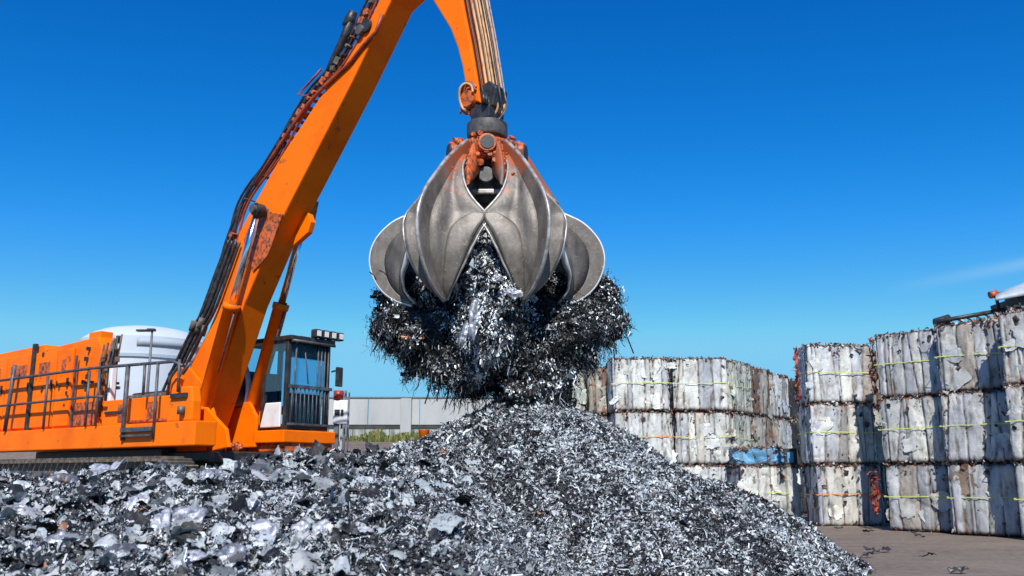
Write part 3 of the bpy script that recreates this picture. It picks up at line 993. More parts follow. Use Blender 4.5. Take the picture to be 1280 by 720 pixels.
# lower reinforcement: raised rib on the boom side
rib = plist([(300, 380), (295, 380), (240, 545), (252, 548)], -BV)
MB().prism(rib, -BV - .05, -BV - .002).build('rib', M['orange'], boom, bevel=.01)
pin_shadow = plist([(322, 262), (355, 268), (336, 320), (318, 340), (306, 300)], -BV)
MB().prism(pin_shadow, -BV - .035, -BV - .002).build('side_plate', M['orange_grime'], boom, bevel=.01)  # dark plate added in the outline of the shadow beside the pin
rgr = plist([(400, 180), (388, 200), (384, 252), (391, 262), (398, 268), (404, 262), (397, 248), (396, 225)], BV)
PIN = Vector((.66, 0, 6.13)); FOOT = Vector((-.84, 0, 1.95))
MB().prism([(PIN.x - .16, PIN.z - .05), (PIN.x + .05, PIN.z - .2), (PIN.x + .55, PIN.z - .35), (PIN.x + .70, PIN.z + .25), (PIN.x + .1, PIN.z + .2)], BV2 + .002, BV2 + .12).build('side_plate', M['orange_grime'], boom)
MB().tube([(PIN.x, -.72, PIN.z), (PIN.x, .74, PIN.z)], .085, 14).build('pin', M['steel'], boom, bevel=.008)
wg = [(PIN.x + .40, PIN.z - .55), (PIN.x + 1.02, PIN.z - .42), (PIN.x + .88, PIN.z - .02), (PIN.x + .45, PIN.z + .15)]
MB().prism([(PIN.x + .30, PIN.z - .62), (PIN.x + .72, PIN.z - .42), (PIN.x + .80, PIN.z - .22), (PIN.x + .70, PIN.z - .02), (PIN.x + .5, PIN.z - .1)], .06, .18).build('lug', M['orange'], boom, bevel=.01)
# small hydraulic block and round port with hose along the side
q = pl(459, 33, -BV)
MB().tube([(q.x, -BV - .06, q.z), (q.x, -BV + .01, q.z)], .13, 14).build('port', M['dark'], boom, bevel=.01)
MB().tube([(q.x - .12, -BV - .1, q.z - .06), (q.x - .12, -BV + .01, q.z - .06)], .10, 10).build('port', M['steel'], boom, bevel=.01)
line = [pl(a, b_, -BV - .04) for a, b_ in [(478, 18), (470, 40), (455, 56), (438, 78), (420, 95), (400, 114), (385, 130), (365, 158), (340, 196), (318, 232)]]
MB().tube(line, .035, 8).build('hydraulic_line', M['hose_red'], EX)
# pipes running along the top edge of the boom
def smooth_path(pts, k=5):
    out = []
    P_ = [Vector(p) for p in pts]
    for i in range(len(P_) - 1):
        a, b1 = P_[max(i - 1, 0)], P_[i]
        b2, c = P_[i + 1], P_[min(i + 2, len(P_) - 1)]
        for j in range(k):
            t_ = j / k
            out.append(.5 * ((2 * b1) + (b2 - a) * t_ + (2 * a - 5 * b1 + 4 * b2 - c) * t_ ** 2 + (3 * b1 - a - 3 * b2 + c) * t_ ** 3))
    out.append(P_[-1])
    return out
run = [(216, 470), (233, 440), (256, 395), (276, 340), (288, 300), (300, 262), (316, 234), (342, 196), (366, 152), (394, 112), (418, 84), (440, 48), (462, 8), (480, -30)]
for i, (dx, dy, vo, r_, mt) in enumerate([(0, 0, -.30, .032, 'hose_black'), (4, 1, -.20, .030, 'hose_red'), (-3, -1, -.05, .032, 'hose_black'), (6, 3, -.36, .026, 'hose_red'), (1, 1, .1, .03, 'hose_black'), (3, 0, .22, .028, 'hose_red'), (-5, -1, .3, .026, 'hose_black')]):
    pts = []
    for j, (a, b_) in enumerate(run):
        wob = 2.0 * math.sin(j * 1.9 + i * 2.1)
        pts.append(pl(a + dx + wob, b_ + dy, vo))
    MB().tube(smooth_path(pts), r_, 7).build('hydraulic_line', M[mt], EX)
# clamps and clutter on the pipes
for k in range(30):
    t_ = k / 30
    a = 290 + t_ * 180; b_ = np.interp(a, [q_[0] for q_ in run], [q_[1] for q_ in run])
    if a < 350 and k % 3: continue
    q = pl(a + 4, float(b_) + rg.uniform(-1, 3), -.28)
    s1 = rg.uniform(.015, .07)
    MB().box((q.x - s1, q.y - .12, q.z - s1), (q.x + s1, q.y + .3, q.z + s1), Matrix.Translation(Vector(q)) @ Matrix.Rotation(-.95 + rg.uniform(-.5, .5), 4, 'Y') @ Matrix.Translation(-Vector(q))).build('pipe_clamp', M[rg.choice(['orange_grime', 'dark', 'orange_grime', 'rubble'])], EX, bevel=.01)
for nm, l, r_, mt in (('hose_guard', [(440, 20), (430, 48), (416, 78), (408, 94)], .10, 'dark'),):
    MB().tube([pl(a, b_, -.1) for a, b_ in l], [.085, .085, .08, .05], 8).build(nm, M[mt], EX)
MB().tube([pl(442, 14, -.1), pl(437, 26, -.1), pl(433, 34, -.1)], [.08, .11, .10], 8).build('hose_guard', M['dark'], EX)
MB().tube([pl(402, 86, -.15), pl(386, 104, -.15), pl(372, 119, -.15), pl(380, 120, -.15), pl(396, 118, -.15)], .022, 7).build('guard_loop', M['hose_red'], EX)
# slack hoses from boom to deck with couplings
for i in range(4):
    pts = [pl(a + i * 4.5, b_ + i * 1.0, -.30 - .05 * i) for a, b_ in [(286, 300), (270, 345), (255, 385), (240, 412), (226, 440), (212, 470), (203, 490)]]
    MB().tube(smooth_path(pts), .030, 7).build('hose', M['hose_black'], EX)
mb = MB()
for a, b_ in [(240, 408), (247, 410), (254, 414), (250, 404)]:
    q = pl(a, b_, -.42); mb.tube([q + Vector((-.02, 0, -.09)), q + Vector((.06, 0, .1))], .055, 8)
mb.build('hose_coupling', M['rubble'], EX)
q = [(-1.55, 2.7), (-1.3, 3.45), (-.95, 3.8), (-1.02, 3.3)]

# lift cylinders
for sgn in (-1, 1):
    v = sgn * .56
    a = Vector((PIN.x, v, PIN.z)); f_ = Vector((FOOT.x, v, FOOT.z)); dd = (a - f_)
    LN = dd.length; dd.normalize()
    split = f_ + dd * (LN * (.58 if sgn < 0 else .62))
    cyl = MB().tube([f_, f_ + dd * .05, split - dd * .12, split - dd * .12, split], [.12, .145, .145, .165, .165], 18).build('lift_cylinder', M['orange'], EX)
    MB().tube([split + dd * .002, a - dd * .02], .075, 16).build('rod', M['chrome'], cyl)
    MB().tube([a + Vector((0, -.09, 0)), a + Vector((0, .09, 0))], .13, 14).build('rod_eye', M['dark'], cyl, bevel=.01)
    MB().tube([f_ + dd * .3 + Vector((.12, 0, .1)), f_ + dd * 1.2 + Vector((.15, 0, .06)), split + Vector((.14, 0, 0))], .028, 7).build('feed_pipe', M['hose_black'], cyl)
# boom foot brackets
for sgn in (-1, 1):
    y0, y1 = sorted((sgn * (BV + .03), sgn * (BV + .10)))
    out = [(-1.95, 1.60), (-.2, 1.60), (-.35, 2.1), (-.55, 2.45), (-.72, 2.9), (-.95, 2.95), (-1.35, 3.25), (-1.75, 3.3), (-2.15, 2.85)]
    if sgn > 0: out = [(-1.6, 1.7), (-.3, 1.7), (-.3, 2.3), (-.55, 2.6), (-.8, 2.6), (-1.2, 2.5)]
    MB().prism(out, y0, y1).build('boom_bracket', M['orange'], EX, bevel=.02)
for sgn in (-1, 1):
    y0, y1 = sorted((sgn * .66, sgn * .74))
    MB().prism([(-1.35, 1.60), (-.1, 1.60), (.42, 1.66), (.30, 2.0), (-.35, 2.42), (-.62, 2.45), (-.80, 2.3)], y0, y1).build('boom_bracket', M['orange'], EX, bevel=.02)
# ground-level front apron and small fittings
MB().box((-1.3, -.9, 1.40), (.1, .6, 1.60)).build('swivel_block', M['dark'], EX, bevel=.03)
for k in range(14):
    u_ = rg.uniform(-.9, .05); v = rg.uniform(-.85, .4); z = 1.60
    s1 = rg.uniform(.04, .10)
    MB().tube([(u_, v, z), (u_ + .02, v, z + s1 * 1.4), (u_ + .10, v + .03, z + s1 * 1.8)], s1 * .6, 7).build('fitting', M['orange_grime'], EX)
# cab
CABU0, CABU1, CV0, CV1, CZ0, CZ1 = -1.15, .42, .52, 1.62, 2.04, 3.78
cab = MB()
for (u_, v) in ((CABU1 - .09, CV0), (CABU1 - .09, CV1 - .09), (CABU0, CV0), (CABU0, CV1 - .09), (-.35, CV0)):
    cab.box((u_, v, CZ0), (u_ + .09, v + .09, CZ1))
cab.box((CABU0 + .002, CV0 + .002, CZ0 - .001), (CABU1 - .002, CV1 - .002, CZ0 + .10))
cab.box((CABU0 - .03, CV0 - .03, CZ1), (CABU1 + .10, CV1 + .03, CZ1 + .09))
cab.box((CABU0 + .003, CV0 + .091, CZ0 + .1), (CABU0 + .06, CV1 - .091, CZ1 - .5))
cab = cab.build('cab', M['dark'], EX, bevel=.012)
MB().box((CABU0 + .1, CV0 + .02, CZ0 + .9), (-.36, CV0 + .04, CZ1 - .03)).build('window', M['glass'], cab)
MB().box((-.25, CV0 + .02, CZ0 + .75), (CABU1 - .1, CV0 + .04, CZ1 - .03)).build('window', M['glass'], cab)
MB().box((CABU1 - .06, CV0 + .1, CZ0 + .12), (CABU1 - .04, CV1 - .1, CZ1 - .03)).build('window', M['glass'], cab)
MB().box((CABU0 + .1, CV1 - .06, CZ0 + .5), (CABU1 - .1, CV1 - .04, CZ1 - .03)).build('window', M['glass'], cab)
MB().prism([(-.28, CZ0 + .04), (.32, CZ0 + .04), (.32, CZ0 + .52), (-.14, CZ0 + .52)], CV0 - .05, CV0 - .004).build('door_panel', M['white_plastic'], cab, bevel=.02)
# curved pale fairing behind the cab door
MB().grid([[(-1.0 + .0 * a, 0 + .42 + .1 * w_, CZ0 + .2 + 1.35 * a) if 0 else (-.98 + .28 * math.sin(PI * a), .42 + .12 * w_, CZ0 + .15 + 1.35 * a) for w_ in (0, 1)] for a in np.linspace(0, 1, 12)]).build('fairing', M['white_plastic'], cab, solid=.03)
MB().box((CABU1 - .16, CV0 + .12, CZ0 + .11), (CABU1 - .12, CV1 - .12, CZ0 + .72)).build('dash_panel', M['dark'], cab, bevel=.02)  # dark panel added to deepen the shade inside the cab
MB().box((CABU1 - .10, CV0 + .1, CZ1 - .32), (CABU1 - .065, CV1 - .1, CZ1 - .01)).build('sun_blind', M['dark'], cab)
# seat inside
MB().box((-.8, .85, CZ0 + .35), (-.3, 1.3, CZ0 + .5)).prism([(-.85, CZ0 + .4), (-.72, CZ0 + .4), (-.85, CZ0 + 1.15), (-.98, CZ0 + 1.15)], .87, 1.28).build('seat', M['dark'], cab, bevel=.03)
# front guard: bars
gr = MB()
for k in range(10):
    v = CV0 + .08 + k * (CV1 - CV0 - .16) / 9
    gr.tube([(CABU1 + .08, v, CZ0 + .10), (CABU1 + .08, v, CZ0 + .82)], .013, 6)
gr.box((CABU1 + .03, CV0 + .02, CZ0 + .80), (CABU1 + .11, CV1 - .02, CZ0 + .86))
gr.box((CABU1 + .03, CV0 + .02, CZ0 + .08), (CABU1 + .11, CV1 - .02, CZ0 + .12))
gr.build('front_guard', M['rail'], cab)
gr = MB()
for k in range(4):
    v = CV1 - .38 + k * .09
    gr.tube([(CABU1 + .06, v, CZ0 + .12), (CABU1 + .06, v, CZ1 + .02)], .018, 6)
gr.tube([(CABU1 + .06, CV0 + .12, CZ0 + .12), (CABU1 + .06, CV0 + .16, CZ1)], .02, 6)
gr.tube([(CABU1 + .10, CV0 + .45, CZ0 + .9), (CABU1 + .02, CV0 + .40, CZ1 - .12)], .012, 6)
gr.build('guard_bars', M['rail'], cab)
MB().tube([(CABU1 + .12, CV0, CZ1 - .02), (CABU1 + .12, CV1, CZ1 - .02)], .03, 8).build('visor_bar', M['steel'], cab)
# lamp cluster on the roof
for k in range(4):
    v = 1.05 + k * .20
    l_ = MB().box((CABU1 + .02, v, CZ1 + .10), (CABU1 + .18, v + .16, CZ1 + .27)).build('work_light', M['dark'], cab, bevel=.02)
    MB().box((CABU1 + .181, v + .03, CZ1 + .13), (CABU1 + .195, v + .13, CZ1 + .24)).build('lens', M['white_plastic'], l_)
MB().box((CABU1 - .3, .9, CZ1 + .092), (CABU1 - .1, 1.8, CZ1 + .13)).build('roof_rack', M['steel'], cab)
mr_ = MB().tube([(CABU1 + .02, CV1 + .02, CZ0 + 1.2), (CABU1 + .12, CV1 + .12, CZ0 + 1.25)], .02, 6).build('mirror_arm', M['dark'], cab)
MB().box((CABU1 + .10, CV1 + .05, CZ0 + .90), (CABU1 + .16, CV1 + .22, CZ0 + 1.30)).build('mirror', M['dark'], mr_, bevel=.02)

# stick (dipper)
sl = plist([(541, 0), (552, 18), (563, 36), (572, 60), (578, 84), (582, 108), (583, 124)], -.2)
sr = plist([(600, 128), (597, 108), (594, 90), (588, 55), (582, 25), (577, 0)], -.2)
prof = [(4.35, 10.35), (4.45, 9.85)] + sl + sr + [(5.15, 10.0), (5.05, 10.6), (4.75, 10.85), (4.45, 10.7)]
stick = MB().prism(prof, -.2, .2).build('stick', M['orange'], EX, bevel=.025)
# knuckle at the end of the stick
kn = pl(595, 130, 0)
k_ = MB().tube([kn + Vector((0, -.27, 0)), kn + Vector((0, .27, 0))], .155, 18).build('knuckle', M['orange_grime'], EX, bevel=.02)
for j in range(16):
    mb = MB()
    a = rg.uniform(0, 2 * PI); q = kn + Vector((.13 * math.cos(a), rg.uniform(-.26, .22), .15 * math.sin(a)))
    mb.tube([q, q + Vector((rg.uniform(-.05, .08), rg.uniform(-.05, .05), rg.uniform(-.14, .14)))], rg.uniform(.02, .05), 7)
    mb.build('fitting', M['orange_grime'], k_)
for j in range(7):
    v = -.30 + .05 * j
    r_ = .17 + .02 * (j % 3)
    MB().tube(smooth_path([kn + Vector((r_ * math.cos(a) * .8 + .03, v + .03 * math.sin(a * 2 + j), r_ * 1.35 * math.sin(a) + .02)) for a in np.linspace(.2 + .2 * j, 4.6 + .1 * j, 9)]), .022, 6).build('hose', M[['hose_tan', 'hose_red', 'orange_grime'][j % 3]], EX)
# link between knuckle and grapple
ROT = Vector((5.79, 0, 6.70))
mb = MB()
mb.prism([(5.55, 7.05), (6.03, 7.05), (6.10, 7.35), (5.95, 7.5), (5.70, 7.42), (5.52, 7.2)], -.16, .16)
mb.prism([(5.60, 6.86), (5.98, 6.86), (6.0, 7.08), (5.58, 7.08)], -.2, .2)
mb.build('link', M['dark'], EX, bevel=.02)
# hoses down the stick
for i in range(11):
    x0 = 580 + i * 3.1; x1 = 601 + i * 3.0
    v = -.28 + .055 * i if i % 2 else .12 - .03 * i
    mt = ['hose_tan', 'hose_black', 'hose_tan', 'hose_tan', 'hose_black', 'hose_tan', 'hose_tan', 'hose_tan', 'hose_black', 'hose_tan', 'hose_grey'][i]
    r_ = [.03, .018, .036, .026, .02, .036, .02, .032, .018, .022, .012][i]
    pts = [(x0 - 8, -50), (x0, 0), (x0 + (x1 - x0) * .42, 45), (x0 + (x1 - x0) * .72, 82), (x1, 118), (x1 + (3 if i < 8 else 2), 135), (600 + i * 2.3, 150), (600 + i * 1.9, 156)]
    P_ = [pl(a, b_, v * (1 if j < 5 else .5)) for j, (a, b_) in enumerate(pts)]
    MB().tube(smooth_path(P_), r_, 8).build('hose', M[mt], EX)
mb = MB()
for i in range(9):
    q = pl(604 + i * 3, 118 + rg.uniform(-6, 10), -.25 + .05 * i)
    mb.tube([q, q + Vector((.02, 0, -.2))], .04, 8)
mb.build('hose_coupling', M['dark'], EX)

# undercarriage: two crawler tracks and the slewing ring
MB().tube([(-2.6, 0, 1.28), (-2.6, 0, 1.73)], .95, 40).build('slewing_ring', M['dark'], EX)
bx('car_body', (-3.8, -1.2, .75), (-1.4, 1.2, 1.26), 'dark')
for sgn in (-1, 1):
    y0, y1 = (-2.0, -1.4) if sgn < 0 else (1.4, 2.0)
    path = []
    for a in np.linspace(-PI / 2, PI / 2, 9): path.append((.1 + .50 * math.cos(a), .90 + .50 * math.sin(a)))
    for a in np.linspace(PI / 2, 3 * PI / 2, 9): path.append((-6.6 + .50 * math.cos(a), .90 + .50 * math.sin(a)))
    tr = MB().prism(path, y0 + .12, y1 - .12).build('track', M['rubble'], EX)
    pads = MB()
    # pads around the path
    dense = []
    L_ = len(path)
    for i in range(L_):
        a = Vector((*path[i], 0)); b_ = Vector((*path[(i + 1) % L_], 0))
        nn = max(1, int((b_ - a).length / .22))
        for j in range(nn): dense.append((a.lerp(b_, j / nn), (b_ - a).normalized()))
    for p_, t_ in dense:
        an = math.atan2(t_.y, t_.x)
        mt_ = Matrix.Translation((p_.x, 0, p_.y)) @ Matrix.Rotation(-an, 4, 'Y')
        pads.box((-.09, y0, -.05), (.09, y1, .0), mt_)
        pads.box((-.02, y0, -.09), (.02, y1, -.05), mt_)
    pads.build('track_pads', M['rubble'], tr)

# ------------------------------------------------------------------ grapple
Wm = Matrix.Translation((OX, OY, 0)) @ Matrix.Rotation(yaw, 4, 'Z')
gp = Wm @ ROT
GR = empty('grapple', gp, 0, 'worn steel five-tine grapple hanging from the raised arm, gripping shredded metal', 'grapple')
# ring (rotator): local z 0 at its middle
ring_ = MB()
prf = [(.0, .13), (.31, .13), (.335, .11), (.335, -.09), (.32, -.12), (.24, -.13), (.24, -.20), (.0, -.20)]
K = 40
ring_.grid([[(r0 * math.cos(2 * PI * k / K), r0 * math.sin(2 * PI * k / K), z0) for k in range(K)] for r0, z0 in prf], True, True)
o = ring_.build('rotator', M['steel'], GR)
md = o.modifiers.new('e', 'EDGE_SPLIT'); md.split_angle = .6
ZH = -.14
# hub
hub = MB()
prf = [(.0, -.201), (.34, -.201), (.47, -.27), (.55, -.45), (.52, -.62), (.30, -.70), (.26, -.95), (.30, -1.02), (.30, -1.10), (.0, -1.10)]
K = 20
hub.grid([[(r0 * math.cos(2 * PI * k / K), r0 * math.sin(2 * PI * k / K), z0) for k in range(K)] for r0, z0 in prf], False, True)
HUB = hub.build('hub', M['orange_grime'], GR, bevel=.02)
# collar with lifting lugs and knobs
mb = MB()
for k in range(150):
    a = rg.uniform(0, 2 * PI); z0 = rg.uniform(-.72, -.22); r0 = .50 + .06 * math.sin((z0 + .14) * -4)
    q = Vector((r0 * math.sin(a), -r0 * math.cos(a), z0))
    rd = Vector((math.sin(a), -math.cos(a), rg.uniform(-.3, .3))).normalized()
    rr_ = rg.uniform(.025, .065)
    if k % 3:
        mb.tube([q - rd * .08, q + rd * rg.uniform(.02, .09)], rr_, 8)
    else:
        tw = Vector((rd.y, -rd.x, 0)).normalized()
        mb.tube([q - tw * rr_ * 2, q + tw * rr_ * 2], rr_ * .8, 6)
mb.build('lug_collar', M['orange_grime'], HUB)
for az in (0., 72, 144, 216, 288):
    a = math.radians(az + 2)
    e = Vector((math.sin(a), -math.cos(a), 0))
    p_ = MB().tube([e * .45 + Vector((0, 0, -.42)), e * .65 + Vector((0, 0, -.42))], .15, 20).build('port_flange', M['orange_grime'], HUB, bevel=.015)
    MB().tube([e * .60 + Vector((0, 0, -.42)), e * .665 + Vector((0, 0, -.42))], .11, 18).build('port_hole', M['dark'], p_)
MB().tube([(0, -.24, -.90), (0, -.50, -.90)], .125, 22).build('round_cover', M['steel'], HUB, bevel=.01)
mb = MB()
K = 24
prf = [(.0, -1.10), (.30, -1.10), (.31, -1.14), (.26, -1.17), (.24, -1.26), (.15, -1.36), (.0, -1.40)]
mb.grid([[(r0 * math.cos(2 * PI * k / K), r0 * math.sin(2 * PI * k / K), z0) for k in range(K)] for r0, z0 in prf], True, True)
mb.build('lower_cup', M['steel'], HUB)
mb = MB()
for k in range(5):
    a = math.radians((29, 100, 180, 260, 331)[k])
    e = Vector((math.sin(a), -math.cos(a), 0)); tt_ = Vector((math.cos(a), math.sin(a), 0))
    for sg in (-1, 1):
        mb.box((-.03 + sg * .11, 0, -.2), (.03 + sg * .11, .36, .08), Matrix.Translation(e * .30 + Vector((0, 0, -.42))) @ Matrix(((tt_.x, e.x, 0, 0), (tt_.y, e.y, 0, 0), (0, 0, 1, 0), (0, 0, 0, 1))))
mb.build('hinge_ears', M['orange_grime'], HUB, bevel=.02)
MB().tube([(0, 0, -.60), (0, 0, -1.32)], [.46, .38], 24).build('inner_body', M['dark'], HUB)
MB().box((-.26, -.44, -1.20), (.26, -.30, -1.12)).build('cross_bar', M['tine_edge'], HUB, bevel=.02)

# tine profile: spine outer line (r, z rel ring) and half width
SP = [(.58, -.38), (.80, -.60), (1.06, -.88), (1.34, -1.22), (1.60, -1.56), (1.74, -1.92), (1.72, -2.30), (1.58, -2.64), (1.38, -2.88), (1.16, -3.02)]
SP_SIDE = [(.46, -.45), (.62, -.85), (.86, -1.20), (1.14, -1.42), (1.46, -1.58), (1.69, -1.84), (1.76, -2.15), (1.66, -2.50), (1.44, -2.74), (1.16, -2.86)]
HWD = [.08, .09, .13, .30, .615, .585, .49, .36, .20, .015]
HWS = [.08, .09, .11, .20, .58, .68, .62, .46, .25, .015]
def cr(arr, t_):
    x = t_ * (len(arr) - 1)
    i = min(int(x), len(arr) - 2); f_ = x - i
    g0 = np.array(arr[max(i - 1, 0)], float); g1 = np.array(arr[i], float); g2 = np.array(arr[i + 1], float); g3 = np.array(arr[min(i + 2, len(arr) - 1)], float)
    return .5 * (2 * g1 + (g2 - g0) * f_ + (2 * g0 - 5 * g1 + 4 * g2 - g3) * f_ ** 2 + (3 * g1 - g0 - 3 * g2 + g3) * f_ ** 3)
AZ = (29, 100, 180, 260, 331)
NS, NW = 44, 14
for az in AZ:
    a = math.radians(az)
    e = Vector((math.sin(a), -math.cos(a), 0)); tv = Vector((math.cos(a), math.sin(a), 0))
    SPZ = SP_SIDE if az in (100, 260) else SP
    def pt_(t_, w_, extra=0.0):
        r0, z0 = cr(SPZ, t_); hw = float(cr(HWD if az in (29, 331) else HWS, t_)); hw = max(hw, .012)
        r1, z1 = cr(SPZ, min(t_ + .01, 1)); r2, z2 = cr(SPZ, max(t_ - .01, 0))
        tn = Vector((r1 - r2, z1 - z2)).normalized(); nr_, nz_ = -tn.y, tn.x      # outward normal in (r,z)
        if nr_ < 0 and t_ < .6: nr_, nz_ = nr_, nz_
        aw = abs(w_)
        k = hw / .6
        dep = -.46 * k * min(1, aw / .24) ** .6 - .10 * k * max(0, aw - .30) / .7 - .20 * k * max(0, aw - .3) ** 2
        if ((az == 29 and w_ > 0) or (az == 331 and w_ < 0)) and aw > .24: dep *= 1 - .55 * (aw - .24) / .76
        dep += extra
        rr_, zz_ = r0 + nr_ * dep, z0 + nz_ * dep * .6
        return e * rr_ + tv * (w_ * hw) + Vector((0, 0, zz_))
    T_ = MB()
    T_.grid([[pt_(.12 + .88 * i / NS, -1 + 2 * j / NW) for j in range(NW + 1)] for i in range(NS + 1)], True)
    tine = T_.build('tine', M['tine'], GR, solid=.035)
    # raised wear plates on both wings
    for sg in (-1, 1):
        MB().grid([[pt_(.44 + .53 * i / 36, sg * (lambda w0: w0 + (.95 - w0) * j / 8)(.28 + .66 * (1 - math.sqrt(max(0, 1 - (1 - min(i / 13, 1)) ** 2)))), .045) for j in range(9)] for i in range(37)], True).build('wear_plate', M['tine'], tine, solid=.02)
        rim = [pt_(.16 + .84 * i / 60, sg * 1.0, .0) for i in range(61)]
        MB().tube(rim, [.022 + (.045 * math.sin(PI * min(1, q_ / 52)) if az in (100, 260) else 0) for q_ in range(61)], 7).build('rim', M['tine_polish' if az in (100, 260) else 'tine_edge'], tine)
    # spine web
    sp_ = MB()
    rows = []
    for i in range(NS + 1):
        t_ = i / NS * .985
        q0 = pt_(t_, 0, .05 + .15 * math.sin(PI * min(1, t_ * 1.05))); q1 = pt_(t_, 0, -.14 + .1 * t_)
        th_ = .032
        rows.append([q0 - tv * th_, q0 + tv * th_, q1 + tv * th_, q1 - tv * th_])
    sp_.grid(rows, False, True)
    sp_.build('spine', M['tine'], tine, bevel=.008)
    MB().tube([(Vector(r_[0]) + Vector(r_[1])) / 2 for r_ in rows], .030, 8).build('spine_edge', M['tine_polish' if az in (100, 260) else 'tine_edge'], tine)
    for q_ in range(7):
        t_ = rg.uniform(.08, .34); w0 = rg.uniform(-1, 1)
        c_ = pt_(t_, w0 * .8, .02); c2 = c_ + Vector((rg.uniform(-.05, .05), rg.uniform(-.05, .05), rg.uniform(-.12, .05)))
        MB().tube([c_, c_.lerp(c2, .6)], rg.uniform(.025, .045), 6).build('fitting', M['orange_grime'], tine)
    # hydraulic cylinder of this tine, on the inside between the hinge ears
    c0 = e * .40 + Vector((0, 0, -.50)); c1 = e * 1.20 + Vector((0, 0, -1.45))
    cm = c0.lerp(c1, .62)
    cy_ = MB().tube([c0, cm], .12, 14).build('grab_cylinder', M['orange_grime'], GR)
    MB().tube([cm, c1], .05, 12).build('rod', M['chrome'], cy_)
    # curved cheek plates near the hinge
    for sg in (-1, 1):
        MB().grid([[e * (.60 + .52 * t_ ** .9 - .30 * w_ * math.sin(PI * (.2 + .8 * t_))) + tv * (sg * (.13 + .20 * t_ ** 2)) + Vector((0, 0, -.36 - .92 * t_ - .20 * w_ * (1 - t_))) for w_ in (0, .5, 1)] for t_ in np.linspace(0, 1, 14)], True).build('cheek_plate', M['orange_grime'] if sg > 0 else M['tine'], tine, solid=.04)

# ------------------------------------------------------------------ hanging load
LUMPS = [  # px, py, Y, rx, ry(z), depth radius in px units (80 px per metre)
    (612, 335, 14.1, 50, 56, 60), (612, 392, 13.75, 54, 82, 62), (512, 392, 15.05, 50, 56, 44), (548, 430, 14.3, 52, 50, 50),
    (590, 462, 14.2, 52, 38, 50), (738, 392, 15.05, 46, 56, 44), (700, 425, 14.2, 62, 46, 56), (676, 460, 14.1, 56, 48, 52), (662, 500, 14.0, 52, 34, 44), (684, 380, 14.9, 50, 44, 34), (552, 380, 14.9, 44, 40, 34)]
load_c = at(612, 420, 14.3)
LD = empty('grapple_load', load_c, 0, 'shaggy dark clump of shredded metal held in the grapple above the heap', 'scrap clump')
mb = MB()
fparts = []


def lobe(d_, li):
    v = Vector((d_[0], d_[1], d_[2]))
    return .82 + .42 * mn.noise(v * 1.9 + Vector((li * 3.1, 0, 0))) + .20 * mn.noise(v * 4.5 + Vector((0, li * 2.3, 0)))


for li, (px, py, Y, rx, rz, ry) in enumerate(LUMPS):
    c = at(px, py, Y) - load_c
    s_ = Y / 1150 / .98
    ax = Vector((rx * s_, ry * s_, rz * s_))
    A = np.array([ax.x, ax.y, ax.z])
    rows = []
    for i in range(19):
        th_ = PI * i / 18
        row = []
        for k in range(30):
            ph = 2 * PI * k / 30
            d_ = Vector((math.sin(th_) * math.cos(ph), math.sin(th_) * math.sin(ph), math.cos(th_)))
            row.append(c + Vector((d_.x * ax.x, d_.y * ax.y, d_.z * ax.z)) * lobe(d_, li) * .95)
        rows.append(row)
    mb.grid(rows, False, True)
    n = int(7600 * (rx * rz) / 2500)
    D = rnd_dir(n)
    D[:, 1] = np.where(NR.random(n) < .7, -np.abs(D[:, 1]), D[:, 1])
    lf = np.array([lobe(d_, li) for d_ in D])
    P = np.array(c) + D * A * (lf * (.95 + .10 * NR.random(n)) + .22 * NR.random(n) ** 7)[:, None]
    Nn = unit(D / A)
    down = np.array([0, 0, -1.])
    L = .020 + .045 * NR.random(n) ** 2
    # lit middle and shaded flanks are put into the shred colours
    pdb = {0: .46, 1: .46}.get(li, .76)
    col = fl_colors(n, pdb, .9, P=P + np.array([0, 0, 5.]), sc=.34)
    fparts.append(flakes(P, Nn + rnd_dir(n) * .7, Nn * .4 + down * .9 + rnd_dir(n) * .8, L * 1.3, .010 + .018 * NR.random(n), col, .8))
    # long strands drooping from the flanks and the belly
    n2 = n // 7
    D = rnd_dir(n2)
    D[:, 2] = np.where(NR.random(n2) < .75, -np.abs(D[:, 2]), D[:, 2])
    lf = np.array([lobe(d_, li) for d_ in D])
    P = np.array(c) + D * A * lf[:, None] * .97
    T = unit(D * np.array([1, 1, .4])) * .35 + down * 1.2 + rnd_dir(n2) * .25
    L = .05 + .42 * NR.random(n2) ** 3
    fparts.append(flakes(P + unit(T) * (L * .4)[:, None], rnd_dir(n2), T, L, .005 + .016 * NR.random(n2), fl_colors(n2, .72, .6), .5, 4))
    # bent sheet scraps of mixed size
    n3 = int(520 * (rx * rz) / 2500)
    D = rnd_dir(n3); D[:, 1] = -np.abs(D[:, 1])
    lf = np.array([lobe(d_, li) for d_ in D])
    P = np.array(c) + D * A * lf[:, None] * 1.0
    fparts.append(crumples(P, unit(D / A) + rnd_dir(n3) * .5, .04 + .12 * NR.random(n3) ** 2.5, fl_colors(n3, pdb, .72), 1.0, 5))
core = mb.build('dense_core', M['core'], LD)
V, Fq, Cv = cat(fparts)
np_mesh('shreds', V, Fq, Cv, M['flake_load'], False, LD)
